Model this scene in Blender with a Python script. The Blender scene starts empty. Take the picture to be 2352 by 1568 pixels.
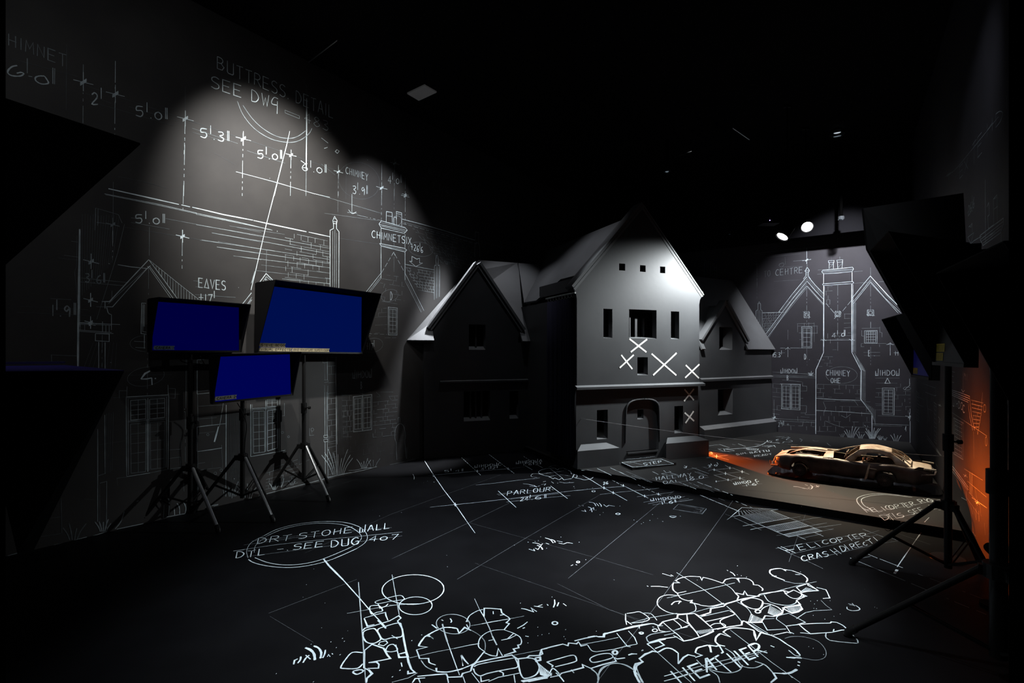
import bpy, bmesh, math, random
from mathutils import Vector, Matrix
random.seed(7)
C = bpy.context.scene.collection
SC = bpy.context.scene
V = Vector

# ------------------------------------------------------------------ camera, world, lights, exposure
FPX, CX, HY, CAMZ = 1180.0, 1176.0, 809.0, 1.5      # focal length in pixels, centre column, horizon row, eye height
cam = bpy.data.cameras.new('camera'); cam_o = bpy.data.objects.new('camera', cam); C.objects.link(cam_o)
cam.sensor_width = 36.0; cam.lens = 36.0 * FPX / 2352.0
cam.shift_y = (HY - 784.0) / 2352.0
cam.clip_start = 0.05; cam.clip_end = 60
cam_o.location = (0, 0, CAMZ); cam_o.rotation_euler = (math.pi / 2, 0, 0)
SC.camera = cam_o
SC.view_settings.view_transform = 'Standard'; SC.view_settings.look = 'None'
SC.view_settings.gamma = 1.0; SC.view_settings.use_curve_mapping = False
SC.view_settings.exposure = 0.0
w = bpy.data.worlds.new('world'); SC.world = w; w.use_nodes = True
w.node_tree.nodes['Background'].inputs[0].default_value = (0.5, 0.55, 0.7, 1)
w.node_tree.nodes['Background'].inputs[1].default_value = 0.0

def spot(name, loc, tgt, power, size, blend, col=(1, 1, 1), rad=0.05):
    l = bpy.data.lights.new(name, 'SPOT'); o = bpy.data.objects.new(name, l); C.objects.link(o)
    l.energy = power; l.spot_size = math.radians(size); l.spot_blend = blend; l.color = col
    l.shadow_soft_size = rad
    o.location = loc; o.rotation_euler = (V(tgt) - V(loc)).to_track_quat('-Z', 'Y').to_euler()
    return o

LIGHTS = [
 # name, location, target, watts, cone, blend, colour, radius
 ('spot_gable',   (3.56, 6.74, 2.98), (2.36, 6.97, 2.16), 1300, 72, 1.0, (0.92, 0.98, 1.0), 0.05),
 ('spot_car',     (4.22, 7.36, 3.25), (3.62, 5.60, 0.1), 900, 42, 1.0, (1.0, 0.82, 0.60), 0.05),
 ('spot_left_wall', (-1.35, 4.1, 4.6), (-2.46, 5.50, 3.08), 980, 63, 1.0, (1.0, 0.97, 0.93), 0.05),
 ('fill_left_wall_far', (-0.9, 5.3, 4.6), (-1.72, 6.8, 3.05), 440, 44, 1.0, (0.95, 0.96, 1.0), 0.05),  # added second light for the chimney drawing, no fixture
 ('spot_left_wall_low', (-1.75, 3.6, 4.5), (-2.44, 5.65, 0.95), 560, 24, 1.0, (1.0, 0.97, 0.94), 0.04),
 ('spot_left_wall_near', (-1.3, 1.4, 4.4), (-3.25, 4.5, 2.7), 62, 84, 1.0, (0.95, 0.97, 1.0), 0.05),
 ('spot_floor_middle', (1.3, 3.4, 4.6), (1.2, 3.62, 0.0), 2000, 32, 1.0, (0.95, 0.97, 1.0), 0.1),
 ('spot_floor_front', (0.1, 2.2, 4.6), (0.1, 2.6, 0.0), 800, 60, 0.9, (0.88, 0.95, 1.0), 0.1),
 ('fill_floor_left', (-1.1, 3.7, 4.6), (-1.0, 3.55, 0.0), 520, 40, 1.0, (0.88, 0.95, 1.0), 0.1),  # added to bring up the chalk lettering at left, no lamp hangs there
 ('fill_floor_right', (2.3, 3.3, 4.6), (2.05, 4.15, 0.0), 620, 40, 1.0, (0.90, 0.95, 1.0), 0.1),  # added so the chalk at right stands out, source unseen
 ('spot_floor_parlour', (0.3, 4.3, 4.7), (0.15, 4.70, 0.0), 900, 45, 0.6, (0.82, 0.88, 1.0), 0.1),
 ('spot_left_roof', (-0.22, 7.74, 4.5), (-0.98, 7.36, 1.8), 2300, 23, 0.8, (0.92, 0.95, 1.0), 0.06),
 ('fill_roof_middle', (0.35, 7.93, 4.5), (0.0, 8.1, 2.2), 70, 50, 1.0, (0.92, 0.93, 1.0), 0.06),  # added weak light for the right part of the wing roof, no fixture
 ('fill_roof_tall', (-0.05, 6.95, 4.6), (1.0, 7.4, 2.8), 75, 56, 1.0, (0.92, 0.93, 1.0), 0.05),  # added light for the left slope of the tall roof, no fixture
 ('fill_platform', (1.7, 4.6, 4.6), (1.95, 5.75, 0.0), 420, 34, 1.0, (0.88, 0.92, 1.0), 0.08),  # added to raise the platform chalk near the door, source unseen
 ('fill_wing_front', (-0.1, 6.75, 4.7), (-0.35, 7.5, 0.5), 60, 42, 1.0, (0.9, 0.94, 1.0), 0.05),  # added small light to catch the wing sills, no fixture
 ('fill_plinth_left', (1.12, 6.30, 4.6), (1.10, 6.36, 0.0), 300, 18, 1.0, (0.9, 0.95, 1.0), 0.04),  # added narrow beam to brighten the left plinth top
 ('fill_plinth_right', (2.44, 6.88, 4.6), (2.40, 6.9, 0.0), 90, 18, 1.0, (0.9, 0.95, 1.0), 0.04),  # added narrow beam to brighten the right plinth top
 ('spot_wing_floor', (3.9, 7.85, 3.45), (3.55, 7.75, 0.0), 330, 38, 1.0, (1.0, 0.97, 0.92), 0.05),
 ('fill_door_front', (2.2, 4.9, 4.5), (2.1, 6.9, 0.8), 190, 28, 1.0, (0.9, 0.95, 1.0), 0.05),  # added weak front light for the lower tape crosses
 ('spot_back_wall', (5.0, 7.35, 4.5), (5.42, 8.75, 2.25), 950, 64, 0.9, (0.94, 0.94, 1.0), 0.05),
 ('fill_right_wing', (2.85, 7.50, 2.7), (3.45, 8.5, 0.6), 260, 64, 0.8, (0.95, 0.98, 1.0), 0.04),  # added local light in mid-air for the right wing front
 ('spot_right_wall', (2.2, 3.4, 4.5), (3.55, 4.1, 2.9), 50, 54, 1.0, (0.85, 0.9, 1.0), 0.05),
 ('fire_glow_plinth', (2.52, 7.95, 0.42), (2.86, 6.75, 0.07), 1000, 46, 0.9, (1.0, 0.13, 0.01), 0.02),
 ('fire_glow_wall', (2.80, 4.15, 0.30), (3.46, 3.90, 0.62), 170, 78, 1.0, (1.0, 0.15, 0.015), 0.05),
]
for L in LIGHTS: spot(*L)

# ------------------------------------------------------------------ materials
MATS = {}
def mat(name, col, rough=0.6, metal=0.0, emit=None, estr=0.0, spec=0.5, noise=None, bump=0.0, nscale=30.0):
    if name in MATS: return MATS[name]
    m = bpy.data.materials.new(name); m.use_nodes = True; nt = m.node_tree; b = nt.nodes['Principled BSDF']
    b.inputs['Base Color'].default_value = (*col, 1); b.inputs['Roughness'].default_value = rough
    b.inputs['Metallic'].default_value = metal; b.inputs['Specular IOR Level'].default_value = spec
    if emit: b.inputs['Emission Color'].default_value = (*emit, 1); b.inputs['Emission Strength'].default_value = estr
    if noise is not None or bump:
        tc = nt.nodes.new('ShaderNodeTexCoord'); n = nt.nodes.new('ShaderNodeTexNoise')
        n.inputs['Scale'].default_value = nscale; n.inputs['Detail'].default_value = 6
        nt.links.new(tc.outputs['Object'], n.inputs['Vector'])
        if noise is not None:
            r = nt.nodes.new('ShaderNodeValToRGB')
            r.color_ramp.elements[0].position = 0.35; r.color_ramp.elements[1].position = 0.68
            r.color_ramp.elements[0].color = (*noise, 1); r.color_ramp.elements[1].color = (*col, 1)
            nt.links.new(n.outputs['Fac'], r.inputs['Fac']); nt.links.new(r.outputs['Color'], b.inputs['Base Color'])
        if bump:
            bp = nt.nodes.new('ShaderNodeBump'); bp.inputs['Strength'].default_value = bump; bp.inputs['Distance'].default_value = 0.002
            n2 = nt.nodes.new('ShaderNodeTexNoise'); n2.inputs['Scale'].default_value = nscale * 6
            nt.links.new(tc.outputs['Object'], n2.inputs['Vector'])
            nt.links.new(n2.outputs['Fac'], bp.inputs['Height']); nt.links.new(bp.outputs['Normal'], b.inputs['Normal'])
    MATS[name] = m
    return m
M_FLOOR = mat('black_vinyl_floor', (0.0046, 0.0047, 0.0054), 0.5, spec=0.06, noise=(0.0033, 0.0033, 0.0038), bump=0.12, nscale=3)
M_PLAT = mat('black_platform_vinyl', (0.0135, 0.0133, 0.013), 0.55, spec=0.25, noise=(0.012, 0.012, 0.012), bump=0.12, nscale=2.5)
M_EDGE = mat('platform_edge_black', (0.002, 0.002, 0.002), 0.9, spec=0.05)
M_WALL = mat('charcoal_wall_vinyl', (0.039, 0.0375, 0.0365), 0.62, spec=0.25, noise=(0.029, 0.028, 0.028), bump=0.3, nscale=2.2)
M_WALLB = mat('slate_wall_vinyl', (0.026, 0.025, 0.031), 0.62, spec=0.3, noise=(0.019, 0.018, 0.022), bump=0.25, nscale=2.2)
M_BLACK = mat('matte_black_ceiling', (0.003, 0.003, 0.004), 0.9, spec=0.1)
M_JAMB = mat('black_jamb', (0.0006, 0.0006, 0.0006), 0.95, spec=0.0)
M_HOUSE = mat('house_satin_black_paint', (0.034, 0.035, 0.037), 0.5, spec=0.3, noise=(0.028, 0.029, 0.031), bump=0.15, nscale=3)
M_ROOF_LIT_TRIM = mat('roof_paint_and_lit_trim', (0.10, 0.105, 0.11), 0.55, spec=0.35, noise=(0.085, 0.088, 0.092), bump=0.12, nscale=3)  # roof paint; its lighter tone also makes sills and trim look lit
M_MET = mat('black_powder_coat', (0.004, 0.004, 0.004), 0.42, spec=0.25)
M_HOOD = mat('black_foam_board', (0.003, 0.003, 0.0035), 0.8, spec=0.12)
M_CHROME = mat('worn_chrome', (0.75, 0.77, 0.78), 0.38, 1.0)
M_TAPE = mat('white_cloth_tape', (0.8, 0.79, 0.75), 0.7, noise=(0.62, 0.61, 0.58), nscale=40)
M_PAPER = mat('cream_paper_tape', (0.36, 0.31, 0.19), 0.8)
M_PAPERG = mat('grey_paper_tape', (0.34, 0.34, 0.29), 0.8)
M_PAPERB = mat('blue_grey_paper_tape', (0.12, 0.17, 0.22), 0.8)
M_YEL = mat('yellow_tape', (0.55, 0.42, 0.03), 0.6)
M_INK = mat('black_ink', (0.004, 0.004, 0.004), 0.8, spec=0.1)
M_SCREEN = mat('blue_screen', (0.0, 0.0, 0.003), 0.35, emit=(0.0, 0.0045, 0.072), estr=1.0, spec=0.0)
M_SCREEN2 = mat('brighter_blue_screen', (0.0, 0.0, 0.003), 0.35, emit=(0.0, 0.001, 0.08), estr=1.0, spec=0.0)
M_SCREEN1 = mat('deep_blue_screen', (0.0, 0.0, 0.003), 0.35, emit=(0.0, 0.0, 0.044), estr=1.0, spec=0.0)
M_CURT = mat('midnight_velvet', (0.022, 0.022, 0.04), 0.9, spec=0.1)
M_LAMP = mat('lit_lamp_lens', (1, 1, 1), 0.4, emit=(1, 1, 1), estr=12.0)
M_GLASS = mat('dark_lamp_glass', (0.25, 0.28, 0.3), 0.12, 0.9)
M_GREY = mat('grey_ceiling_panel', (0.42, 0.42, 0.42), 0.7, emit=(0.5, 0.5, 0.5), estr=0.028)  # faint emission stands in for light falling on the ceiling panel
CHALK = {
 'a': mat('chalk_bold', (0.74, 0.84, 0.88), 0.85, spec=0.1, noise=(0.50, 0.60, 0.65), nscale=14),
 'b': mat('chalk_medium', (0.50, 0.58, 0.61), 0.85, spec=0.1, noise=(0.32, 0.38, 0.41), nscale=14),
 'c': mat('chalk_thin', (0.26, 0.30, 0.32), 0.85, spec=0.1, noise=(0.16, 0.19, 0.205), nscale=14),
 'd': mat('chalk_ghost', (0.115, 0.13, 0.14), 0.85, spec=0.1, noise=(0.07, 0.08, 0.088), nscale=14),
 'k': M_INK,
}

# ------------------------------------------------------------------ helpers
def empty(name, loc=(0, 0, 0), rz=0.0):
    o = bpy.data.objects.new(name, None); C.objects.link(o); o.location = loc; o.rotation_euler = (0, 0, rz)
    o.empty_display_size = 0.1
    bpy.context.view_layer.update()
    return o
def tag(o, label=None, cat=None, group=None, kind=None):
    if label: o['label'] = label
    if cat: o['category'] = cat
    if group: o['group'] = group
    if kind: o['kind'] = kind
    return o
def wmat(o):
    m = Matrix.Identity(4)
    while o is not None:
        m = Matrix.LocRotScale(o.location, o.rotation_euler, o.scale) @ m
        o = o.parent
    return m
def link(name, me, mats, parent=None, smooth=False):
    o = bpy.data.objects.new(name, me); C.objects.link(o)
    if not isinstance(mats, (list, tuple)): mats = [mats]
    for m in mats: me.materials.append(m)
    if parent is not None:
        o.parent = parent
        me.transform(wmat(parent).inverted())          # geometry is written in world space
    if smooth:
        for p in me.polygons: p.use_smooth = True
    return o
class MB:
    """collects shapes given in world space, linked as one mesh"""
    def __init__(s): s.v = []; s.f = []; s.mi = []
    def add(s, vs, fs, mi=0):
        n = len(s.v); s.v += [tuple(v) for v in vs]; s.f += [tuple(i + n for i in f) for f in fs]; s.mi += [mi] * len(fs)
        return s
    def hexa(s, p, mi=0):      # p: 8 points, bottom ring then top ring
        return s.add(p, [(3, 2, 1, 0), (4, 5, 6, 7), (0, 1, 5, 4), (1, 2, 6, 5), (2, 3, 7, 6), (3, 0, 4, 7)], mi)
    def box(s, o, ex, ey, ez, mi=0):
        o, ex, ey, ez = V(o), V(ex), V(ey), V(ez)
        return s.hexa([o, o + ex, o + ex + ey, o + ey, o + ez, o + ex + ez, o + ex + ey + ez, o + ey + ez], mi)
    def slab(s, poly, t, mi=0):   # polygon + extrusion vector
        n = len(poly); t = V(t); a = [V(p) for p in poly]; b = [p + t for p in a]
        return s.add(a + b, [tuple(range(n - 1, -1, -1)), tuple(range(n, 2 * n))] + [(i, (i + 1) % n, n + (i + 1) % n, n + i) for i in range(n)], mi)
    def tube(s, pts, r, seg=12, mi=0, cap=True):
        pts = [V(p) for p in pts]; rs = r if isinstance(r, (list, tuple)) else [r] * len(pts)
        rings = []; up = None
        for i, p in enumerate(pts):
            d = (pts[min(i + 1, len(pts) - 1)] - pts[max(i - 1, 0)]).normalized()
            if up is None:
                up = V((0, 0, 1)) if abs(d.z) < 0.9 else V((1, 0, 0))
            a = d.cross(up).normalized(); b = a.cross(d).normalized(); up = b
            rings.append([p + (a * math.cos(t) + b * math.sin(t)) * rs[i] for t in [2 * math.pi * k / seg for k in range(seg)]])
        vs = [q for r_ in rings for q in r_]; fs = []
        for i in range(len(rings) - 1):
            for k in range(seg):
                k2 = (k + 1) % seg; fs.append((i * seg + k, i * seg + k2, (i + 1) * seg + k2, (i + 1) * seg + k))
        if cap: fs.append(tuple(range(seg - 1, -1, -1))); fs.append(tuple((len(rings) - 1) * seg + k for k in range(seg)))
        return s.add(vs, fs, mi)
    def build(s, name, mats, parent=None, smooth=False, bevel=0.0):
        me = bpy.data.meshes.new(name); me.from_pydata(s.v, [], s.f); me.update()
        o = link(name, me, mats, parent, smooth)
        for p, mi in zip(me.polygons, s.mi): p.material_index = mi
        bm = bmesh.new(); bm.from_mesh(me); bmesh.ops.recalc_face_normals(bm, faces=bm.faces); bm.to_mesh(me); bm.free()
        if smooth:
            m = o.modifiers.new('e', 'EDGE_SPLIT'); m.split_angle = math.radians(40)
        if bevel:
            m = o.modifiers.new('b', 'BEVEL'); m.width = bevel; m.segments = 2; m.limit_method = 'ANGLE'
        return o
def plate(name, outline, holes, thick, mtx, mats, parent=None):
    """flat wall with real openings: 2D outline and holes, given thickness, placed by mtx (x, y in plane, z = depth back)"""
    cu = bpy.data.curves.new(name, 'CURVE'); cu.dimensions = '2D'; cu.fill_mode = 'BOTH'; cu.extrude = thick / 2
    for ring in [outline] + holes:
        sp = cu.splines.new('POLY'); sp.points.add(len(ring) - 1); sp.use_cyclic_u = True
        for i, (x, y) in enumerate(ring): sp.points[i].co = (x, y, 0, 1)
    t = bpy.data.objects.new('tmp', cu); C.objects.link(t)
    dg = bpy.context.evaluated_depsgraph_get(); me = bpy.data.meshes.new_from_object(t.evaluated_get(dg))
    bpy.data.objects.remove(t); bpy.data.curves.remove(cu)
    me.name = name; me.materials.clear(); me.transform(mtx @ Matrix.Translation((0, 0, thick / 2)))
    return link(name, me, mats, parent)

def ray(px, py): return V(((px - CX) / FPX, 1.0, (HY - py) / FPX))
CAM = V((0, 0, CAMZ))
class Surf:
    """a real plane of the room; hit() finds where a sight line meets it"""
    def __init__(s, o, n): s.o = V(o); s.n = V(n).normalized()
    def hit(s, px, py, off=0.0):
        r = ray(px, py); t = (s.o - CAM).dot(s.n) / r.dot(s.n)
        return CAM + r * t + s.n * off
def at(px, py, Y): return CAM + ray(px, py) * Y
class Frame:
    """upright facade frame: e along the front, p going back into the house"""
    def __init__(s, ax, ay, ex, ey):
        s.a = V((ax, ay, 0)); s.e = V((ex, ey, 0)).normalized(); s.p = V((-s.e.y, s.e.x, 0))
    def P(s, u, b, z): return s.a + s.e * u + s.p * b + V((0, 0, z))
    def sz(s, px, py, b=0.0):
        q = Surf(s.a + s.p * b, -s.p).hit(px, py); d = q - s.a
        return d.dot(s.e), q.z
    def mtx(s, b=0.0):
        m = Matrix.Identity(4); m.col[0][:3] = s.e; m.col[1][:3] = (0, 0, 1); m.col[2][:3] = s.p
        o = s.a + s.p * b; m.col[3][:3] = o
        return m

# ------------------------------------------------------------------ the room
Z_PLAT = 0.07; Z_CEIL = 4.8
WL = Surf((-2.107, 6.124, 0), (0.823, -0.568, 0))        # left wall
WLd = V((0.568, 0.823, 0))
WBP, WBd = V((6.36, 8.19, 0)), V((-0.823, 0.568, 0)); WB = Surf(WBP, (-0.568, -0.823, 0))
WRd = V((-0.549, -0.836, 0)).normalized(); WR = Surf(WBP, (-0.836, 0.549, 0))
FL = Surf((0, 0, 0), (0, 0, 1)); PF = Surf((0, 0, Z_PLAT), (0, 0, 1)); CE = Surf((0, 0, Z_CEIL), (0, 0, -1))
def structure(o): o['kind'] = 'structure'; return o
def wallbox(name, p0, p1, n, z0, z1, m, t=0.12):
    p0, p1, n = V(p0), V(p1), V(n).normalized()
    return structure(MB().slab([p0 + V((0, 0, z0)), p1 + V((0, 0, z0)), p1 + V((0, 0, z1)), p0 + V((0, 0, z1))], -n * t).build(name, m))
corner = V((1.59, 11.48, 0))
wl0 = V((-2.107, 6.124, 0)) - WLd * 4.75
wall_left = wallbox('wall_left', wl0, corner, WL.n, -0.02, Z_CEIL, M_WALL)
wall_back = wallbox('wall_back', corner, WBP, WB.n, -0.02, Z_CEIL, M_WALLB)
wr1 = WBP + WRd * 7.5
wall_right = wallbox('wall_right', WBP, wr1, WR.n, -0.02, Z_CEIL, M_WALLB)
floor = structure(MB().box((-7, -1.2, -0.1), (15, 0, 0), (0, 14, 0), (0, 0, 0.1)).build('floor', M_FLOOR))
ceiling = structure(MB().box((-7, -1.2, Z_CEIL), (15, 0, 0), (0, 14, 0), (0, 0, 0.1)).build('ceiling', M_BLACK))
# opening the camera looks through: dark return walls either side, wall behind
for nm, px, sx in (('wall_near_left', 13, -1), ('wall_near_right', 2317, 1)):
    q = at(px, HY, 1.25)
    structure(MB().box((q.x, 1.25, 0), (sx * 3.6, 0, 0), (0, -0.1, 0), (0, 0, Z_CEIL)).build(nm, M_JAMB))
structure(MB().box((-7, -1.2, 0), (15, 0, 0), (0, 0.05, 0), (0, 0, Z_CEIL)).build('wall_front', M_JAMB))
# bulkhead above the far wall
bA, bB = at(1560, 598, 9.6), at(1990, 529, 8.45)
d_ = (bB - bA); d_.z = 0; d_.normalize(); nb = V((-d_.y, d_.x, 0))
a0, a1 = WBP + WB.n * 0.25, corner + WB.n * 0.25
structure(MB().slab([a0 + V((0, 0, 3.48)), a1 + V((0, 0, 3.48)), a1 + V((0, 0, Z_CEIL)), a0 + V((0, 0, Z_CEIL))], -WB.n * 0.24).build('trim_1', M_BLACK))

# platform
pe0, pe1 = PF.hit(1331, 1077), PF.hit(2200, 1217)
pd = (pe1 - pe0).normalized()
q1 = pe1 + pd * 0.0
def isect(p, d, q, e):
    den = d.x * e.y - d.y * e.x; t = ((q.x - p.x) * e.y - (q.y - p.y) * e.x) / den
    return p + d * t
r_in = WBP + WR.n * 0.02; pr = isect(pe0, pd, r_in, WRd); pr.z = Z_PLAT
bk = V((WBP.x, WBP.y, 0)) + WB.n * 0.02 + WR.n * 0.02
HM = Frame(0.811, 6.42, 0.9225, 0.386)
cb = corner + WB.n * 0.05 + WL.n * 0.05
lb = pe0 + HM.p * 2.4
plat = [pe0, pr, bk, cb, lb]
pts = [V((p.x, p.y, 0.001)) for p in plat]
platform = MB().slab(pts, (0, 0, Z_PLAT - 0.001)).build('platform', [M_PLAT, M_EDGE])
for p in platform.data.polygons:
    if abs(p.normal.z) < 0.5: p.material_index = 1
tag(platform, 'low black platform carrying the car and the tall gabled house', 'platform')
# ------------------------------------------------------------------ model house
HL = Frame(-0.393, 7.6, 0.9225, 0.386)
HR = Frame(3.0, 8.26, 0.851, 0.525)
house = empty('model_house', HM.P(0.98, 0.5, Z_PLAT))
tag(house, 'large black model of a gabled manor house with empty windows', 'model house')
def rect(fr, x0, x1, yt, yb, b=0.0):
    s0, za = fr.sz(x0, yt, b); s1, zb = fr.sz(x1, yt, b)
    _, zc = fr.sz(x0, yb, b); _, zd = fr.sz(x1, yb, b)
    zt = (za + zb) / 2; zl = (zc + zd) / 2
    return s0, s1, zl, zt
def ring(r): s0, s1, z0, z1 = r; return [(s0, z0), (s1, z0), (s1, z1), (s0, z1)]
def sill(fr, parent, r, depth=0.13, rise=0.045, m=M_ROOF_LIT_TRIM, name='window_sill'):  # sills get the lighter roof tone in place of light falling on them
    s0, s1, z0, z1 = r
    MB().slab([fr.P(s0, 0.0, z0), fr.P(s0, depth, z0), fr.P(s0, depth, z0 + rise)], fr.e * (s1 - s0)).build(name, m, parent)
def mark(fr, parent, name, s0, s1, z0, z1, out, m=M_ROOF_LIT_TRIM, top=0.02, ends=False):
    """projecting string course or plinth with a sloped top"""
    a = MB(); o = out
    e0 = s0; e1 = s1
    ring_ = lambda u, inner: [fr.P(u, 0, z0), fr.P(u, -o, z0), fr.P(u, -o, z1 - top), fr.P(u + inner, 0, z1)]
    A, B = ring_(s0, o if ends else 0), ring_(s1, -o if ends else 0)
    a.add(A + B, [(0, 1, 2, 3), (7, 6, 5, 4), (0, 4, 5, 1), (1, 5, 6, 2), (2, 6, 7, 3), (3, 7, 4, 0)])
    a.mi = [0, 0, 0, 0, 1, 0]  # sloped top alone takes the lighter tone, painting in overhead light
    return a.build(name, [M_HOUSE, m], parent)
def coping(fr, parent, s0, z0, s1, z1, name='gable_coping', w_=0.05, out=0.045, back=0.12, m=M_ROOF_LIT_TRIM):  # copings use the lighter tone as painted light along the edge
    """raised stone edging following a gable slope, stepped in two bands"""
    d = V((s1 - s0, z1 - z0)).normalized(); n = V((-d.y, d.x))
    if n.y < 0: n = -n
    a = MB()
    for (k0, k1, oo) in ((-0.028, 0.002, out * 0.55), (0.014, w_, out)):
        p = [(s0 + n.x * k0, z0 + n.y * k0), (s1 + n.x * k0, z1 + n.y * k0), (s1 + n.x * k1, z1 + n.y * k1), (s0 + n.x * k1, z0 + n.y * k1)]
        a.slab([fr.P(u, -oo, z) for u, z in p], fr.p * (back + oo))
    return a.build(name, m, parent)

# --- tall middle gable
W = HM.sz(1606, 809)[0]; ZE = 2.33; ZA = 3.44; SA = 0.985; T = 0.09
R_small = [rect(HM, 1422, 1436, 605, 621), rect(HM, 1470, 1483, 609, 624), rect(HM, 1516, 1528, 612, 627)]
R_tall = [rect(HM, 1386, 1406.5, 709, 776), rect(HM, 1541, 1560, 715, 778)]
R_wide = rect(HM, 1445, 1508, 711, 777); R_low = rect(HM, 1464, 1488, 820, 861)
kn = lambda s, sg: [(s, ZE - 0.16), (s - sg * 0.012, ZE - 0.10), (s - sg * 0.035, ZE - 0.06), (s - sg * 0.07, ZE - 0.045), (s - sg * 0.07, ZE + 0.02)]
out = [(0, 1.06), (W, 1.06)] + [(s, z) for s, z in kn(W, -1)] + [(W - 0.005, ZE + 0.03), (SA, ZA), (0.005, ZE + 0.03)] + kn(0, 1)[::-1]
upper = plate('gable_wall', out, [ring(r) for r in R_small + R_tall + [R_wide, R_low]], T, HM.mtx(), M_HOUSE, house)
for r in R_small: sill(HM, upper, r, 0.09, 0.012)
for r in R_tall + [R_low]: sill(HM, upper, r, 0.09, 0.022)
sill(HM, upper, R_wide, 0.09, 0.02)
for px_a, px_b, b in ((1446, 1448.5, 0.06), (1458.5, 1463.5, 0.10), (1464.5, 1468, 0.22), (1477.5, 1480, 0.12)):
    sa, _ = HM.sz(px_a, 750, b); sb, _ = HM.sz(px_b, 750, b); s0, s1, z0, z1 = R_wide
    MB().box(HM.P(sa, b, z0 - 0.02), HM.e * (sb - sa), HM.p * 0.03, (0, 0, (z1 - z0) * 0.78)).build('mullion', M_HOUSE, upper)
MB().box(HM.P(R_wide[0] - 0.1, 0.05, R_wide[2] - 0.03), HM.e * 0.62, HM.p * 0.26, (0, 0, 0.03)).build('window_shelf', M_HOUSE, upper)
coping(HM, upper, -0.06, ZE - 0.04, SA, ZA, back=0.14)
coping(HM, upper, W + 0.06, ZE - 0.04, SA, ZA, back=0.14, out=0.008, w_=0.03)
# ground storey (set back a touch), with arched doorway
R_g1 = rect(HM, 1371, 1396, 941, 1008, 0.02); R_g2 = rect(HM, 1549, 1569, 932, 994, 0.02)
d0, d1, dz0, dz1 = rect(HM, 1437, 1513, 916, 1062, 0.02)
arch = [(d0, Z_PLAT + 0.12), (d1, Z_PLAT + 0.12)]
zr = dz1 - 0.16
for k in range(0, 13):
    t = math.pi * k / 12; c, s_ = math.cos(t), math.sin(t)
    arch.append(((d0 + d1) / 2 + (d1 - d0) / 2 * math.copysign(abs(c) ** 0.75, c), zr + 0.16 * abs(s_) ** 0.75))
lower = plate('ground_wall', [(0.0, Z_PLAT), (W, Z_PLAT), (W, 1.06), (0.0, 1.06)], [ring(R_g1), ring(R_g2), arch], T, HM.mtx(0.02), M_HOUSE, house)
F2 = Frame(*HM.P(0, 0.02, 0)[:2], HM.e.x, HM.e.y)
sill(F2, lower, R_g1, 0.085, 0.03); sill(F2, lower, R_g2, 0.085, 0.03)
# hood mould round the arch: a half-round bead
aw = MB(); pts_ = [HM.P(u, 0.012, z) for u, z in arch[2:]]
pts_ = [HM.P(d1 + 0.01, 0.012, Z_PLAT + 0.25)] + pts_ + [HM.P(d0 - 0.01, 0.012, Z_PLAT + 0.25)]
aw.tube(pts_, 0.013, 8); aw.build('door_arch', M_HOUSE, lower, smooth=True)
# door panel set back with its little window
dwin = rect(HM, 1464, 1478, 940, 962, 0.07)
door = plate('door_panel', [(d0 - 0.03, Z_PLAT), (d1 + 0.03, Z_PLAT), (d1 + 0.03, dz1 + 0.03), (d0 - 0.03, dz1 + 0.03)], [ring(dwin)], 0.05, HM.mtx(0.07), M_HOUSE, house)
F3 = Frame(*HM.P(0, 0.07, 0)[:2], HM.e.x, HM.e.y); sill(F3, door, dwin, 0.05, 0.02)
MB().box(HM.P(d0 + 0.02, 0.0, Z_PLAT + 0.1), HM.e * (d1 - d0 - 0.04), HM.p * 0.07, (0, 0, 0.02)).build('threshold', M_HOUSE, lower)
s_c0, z_c = HM.sz(1320, 887, -0.05)
mark(HM, house, 'string_course', -0.03, W + 0.06, 1.035, 1.085, 0.055, top=0.02)
pl = lambda a, b, y0: (HM.sz(a, 1060, -0.11)[0], HM.sz(b, 1050, -0.11)[0])
a_, b_ = pl(1320, 1422, 0); mark(HM, house, 'plinth', -0.06, b_, Z_PLAT, 0.345, 0.12, top=0.055, ends=True)
a_, b_ = pl(1529, 1613, 0); mark(HM, house, 'plinth', a_, W + 0.06, Z_PLAT, 0.345, 0.12, top=0.055, ends=True)
# side and back walls
MB().box(HM.P(0.03, 0.78, Z_PLAT), HM.e * 0.05, HM.p * 1.5, (0, 0, 2.14)).build('side_wall', M_HOUSE, house)
MB().box(HM.P(W - 0.06, T + 0.03, Z_PLAT), HM.e * 0.05, HM.p * 0.95, (0, 0, 2.2)).build('side_wall', M_HOUSE, house)
# fascia over the curtain
MB().box(HM.P(0.06, 0.10, 2.30), HM.e * 0.04, HM.p * 1.1, (0, 0, 0.16)).build('fascia_board', M_HOUSE, house)
# main roof: left slope carries down to the low eave at the back; right slope mirrored
zro = 3.36; sl = (ZA - ZE) / SA
Mo = HM.P(SA, 0, zro); Mn = (HM.e * (-sl) + V((0, 0, 1))).normalized()
class P3(Surf): pass
SM = Surf(Mo, Mn)
pm = [SM.hit(1461, 496), HM.P(SA, 2.75, zro), SM.hit(1204, 694), SM.hit(1231, 690), SM.hit(1288, 641), SM.hit(1346, 626)]
pm[0] = HM.P(SA, 0.10, zro)
main_roof = MB().slab(pm, -Mn * 0.03).build('roof', M_ROOF_LIT_TRIM, house)
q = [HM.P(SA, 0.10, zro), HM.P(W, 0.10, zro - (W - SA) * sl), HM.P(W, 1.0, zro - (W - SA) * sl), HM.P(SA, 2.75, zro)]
MB().slab(q, (0, 0, -0.03)).build('roof', M_ROOF_LIT_TRIM, house)
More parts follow.
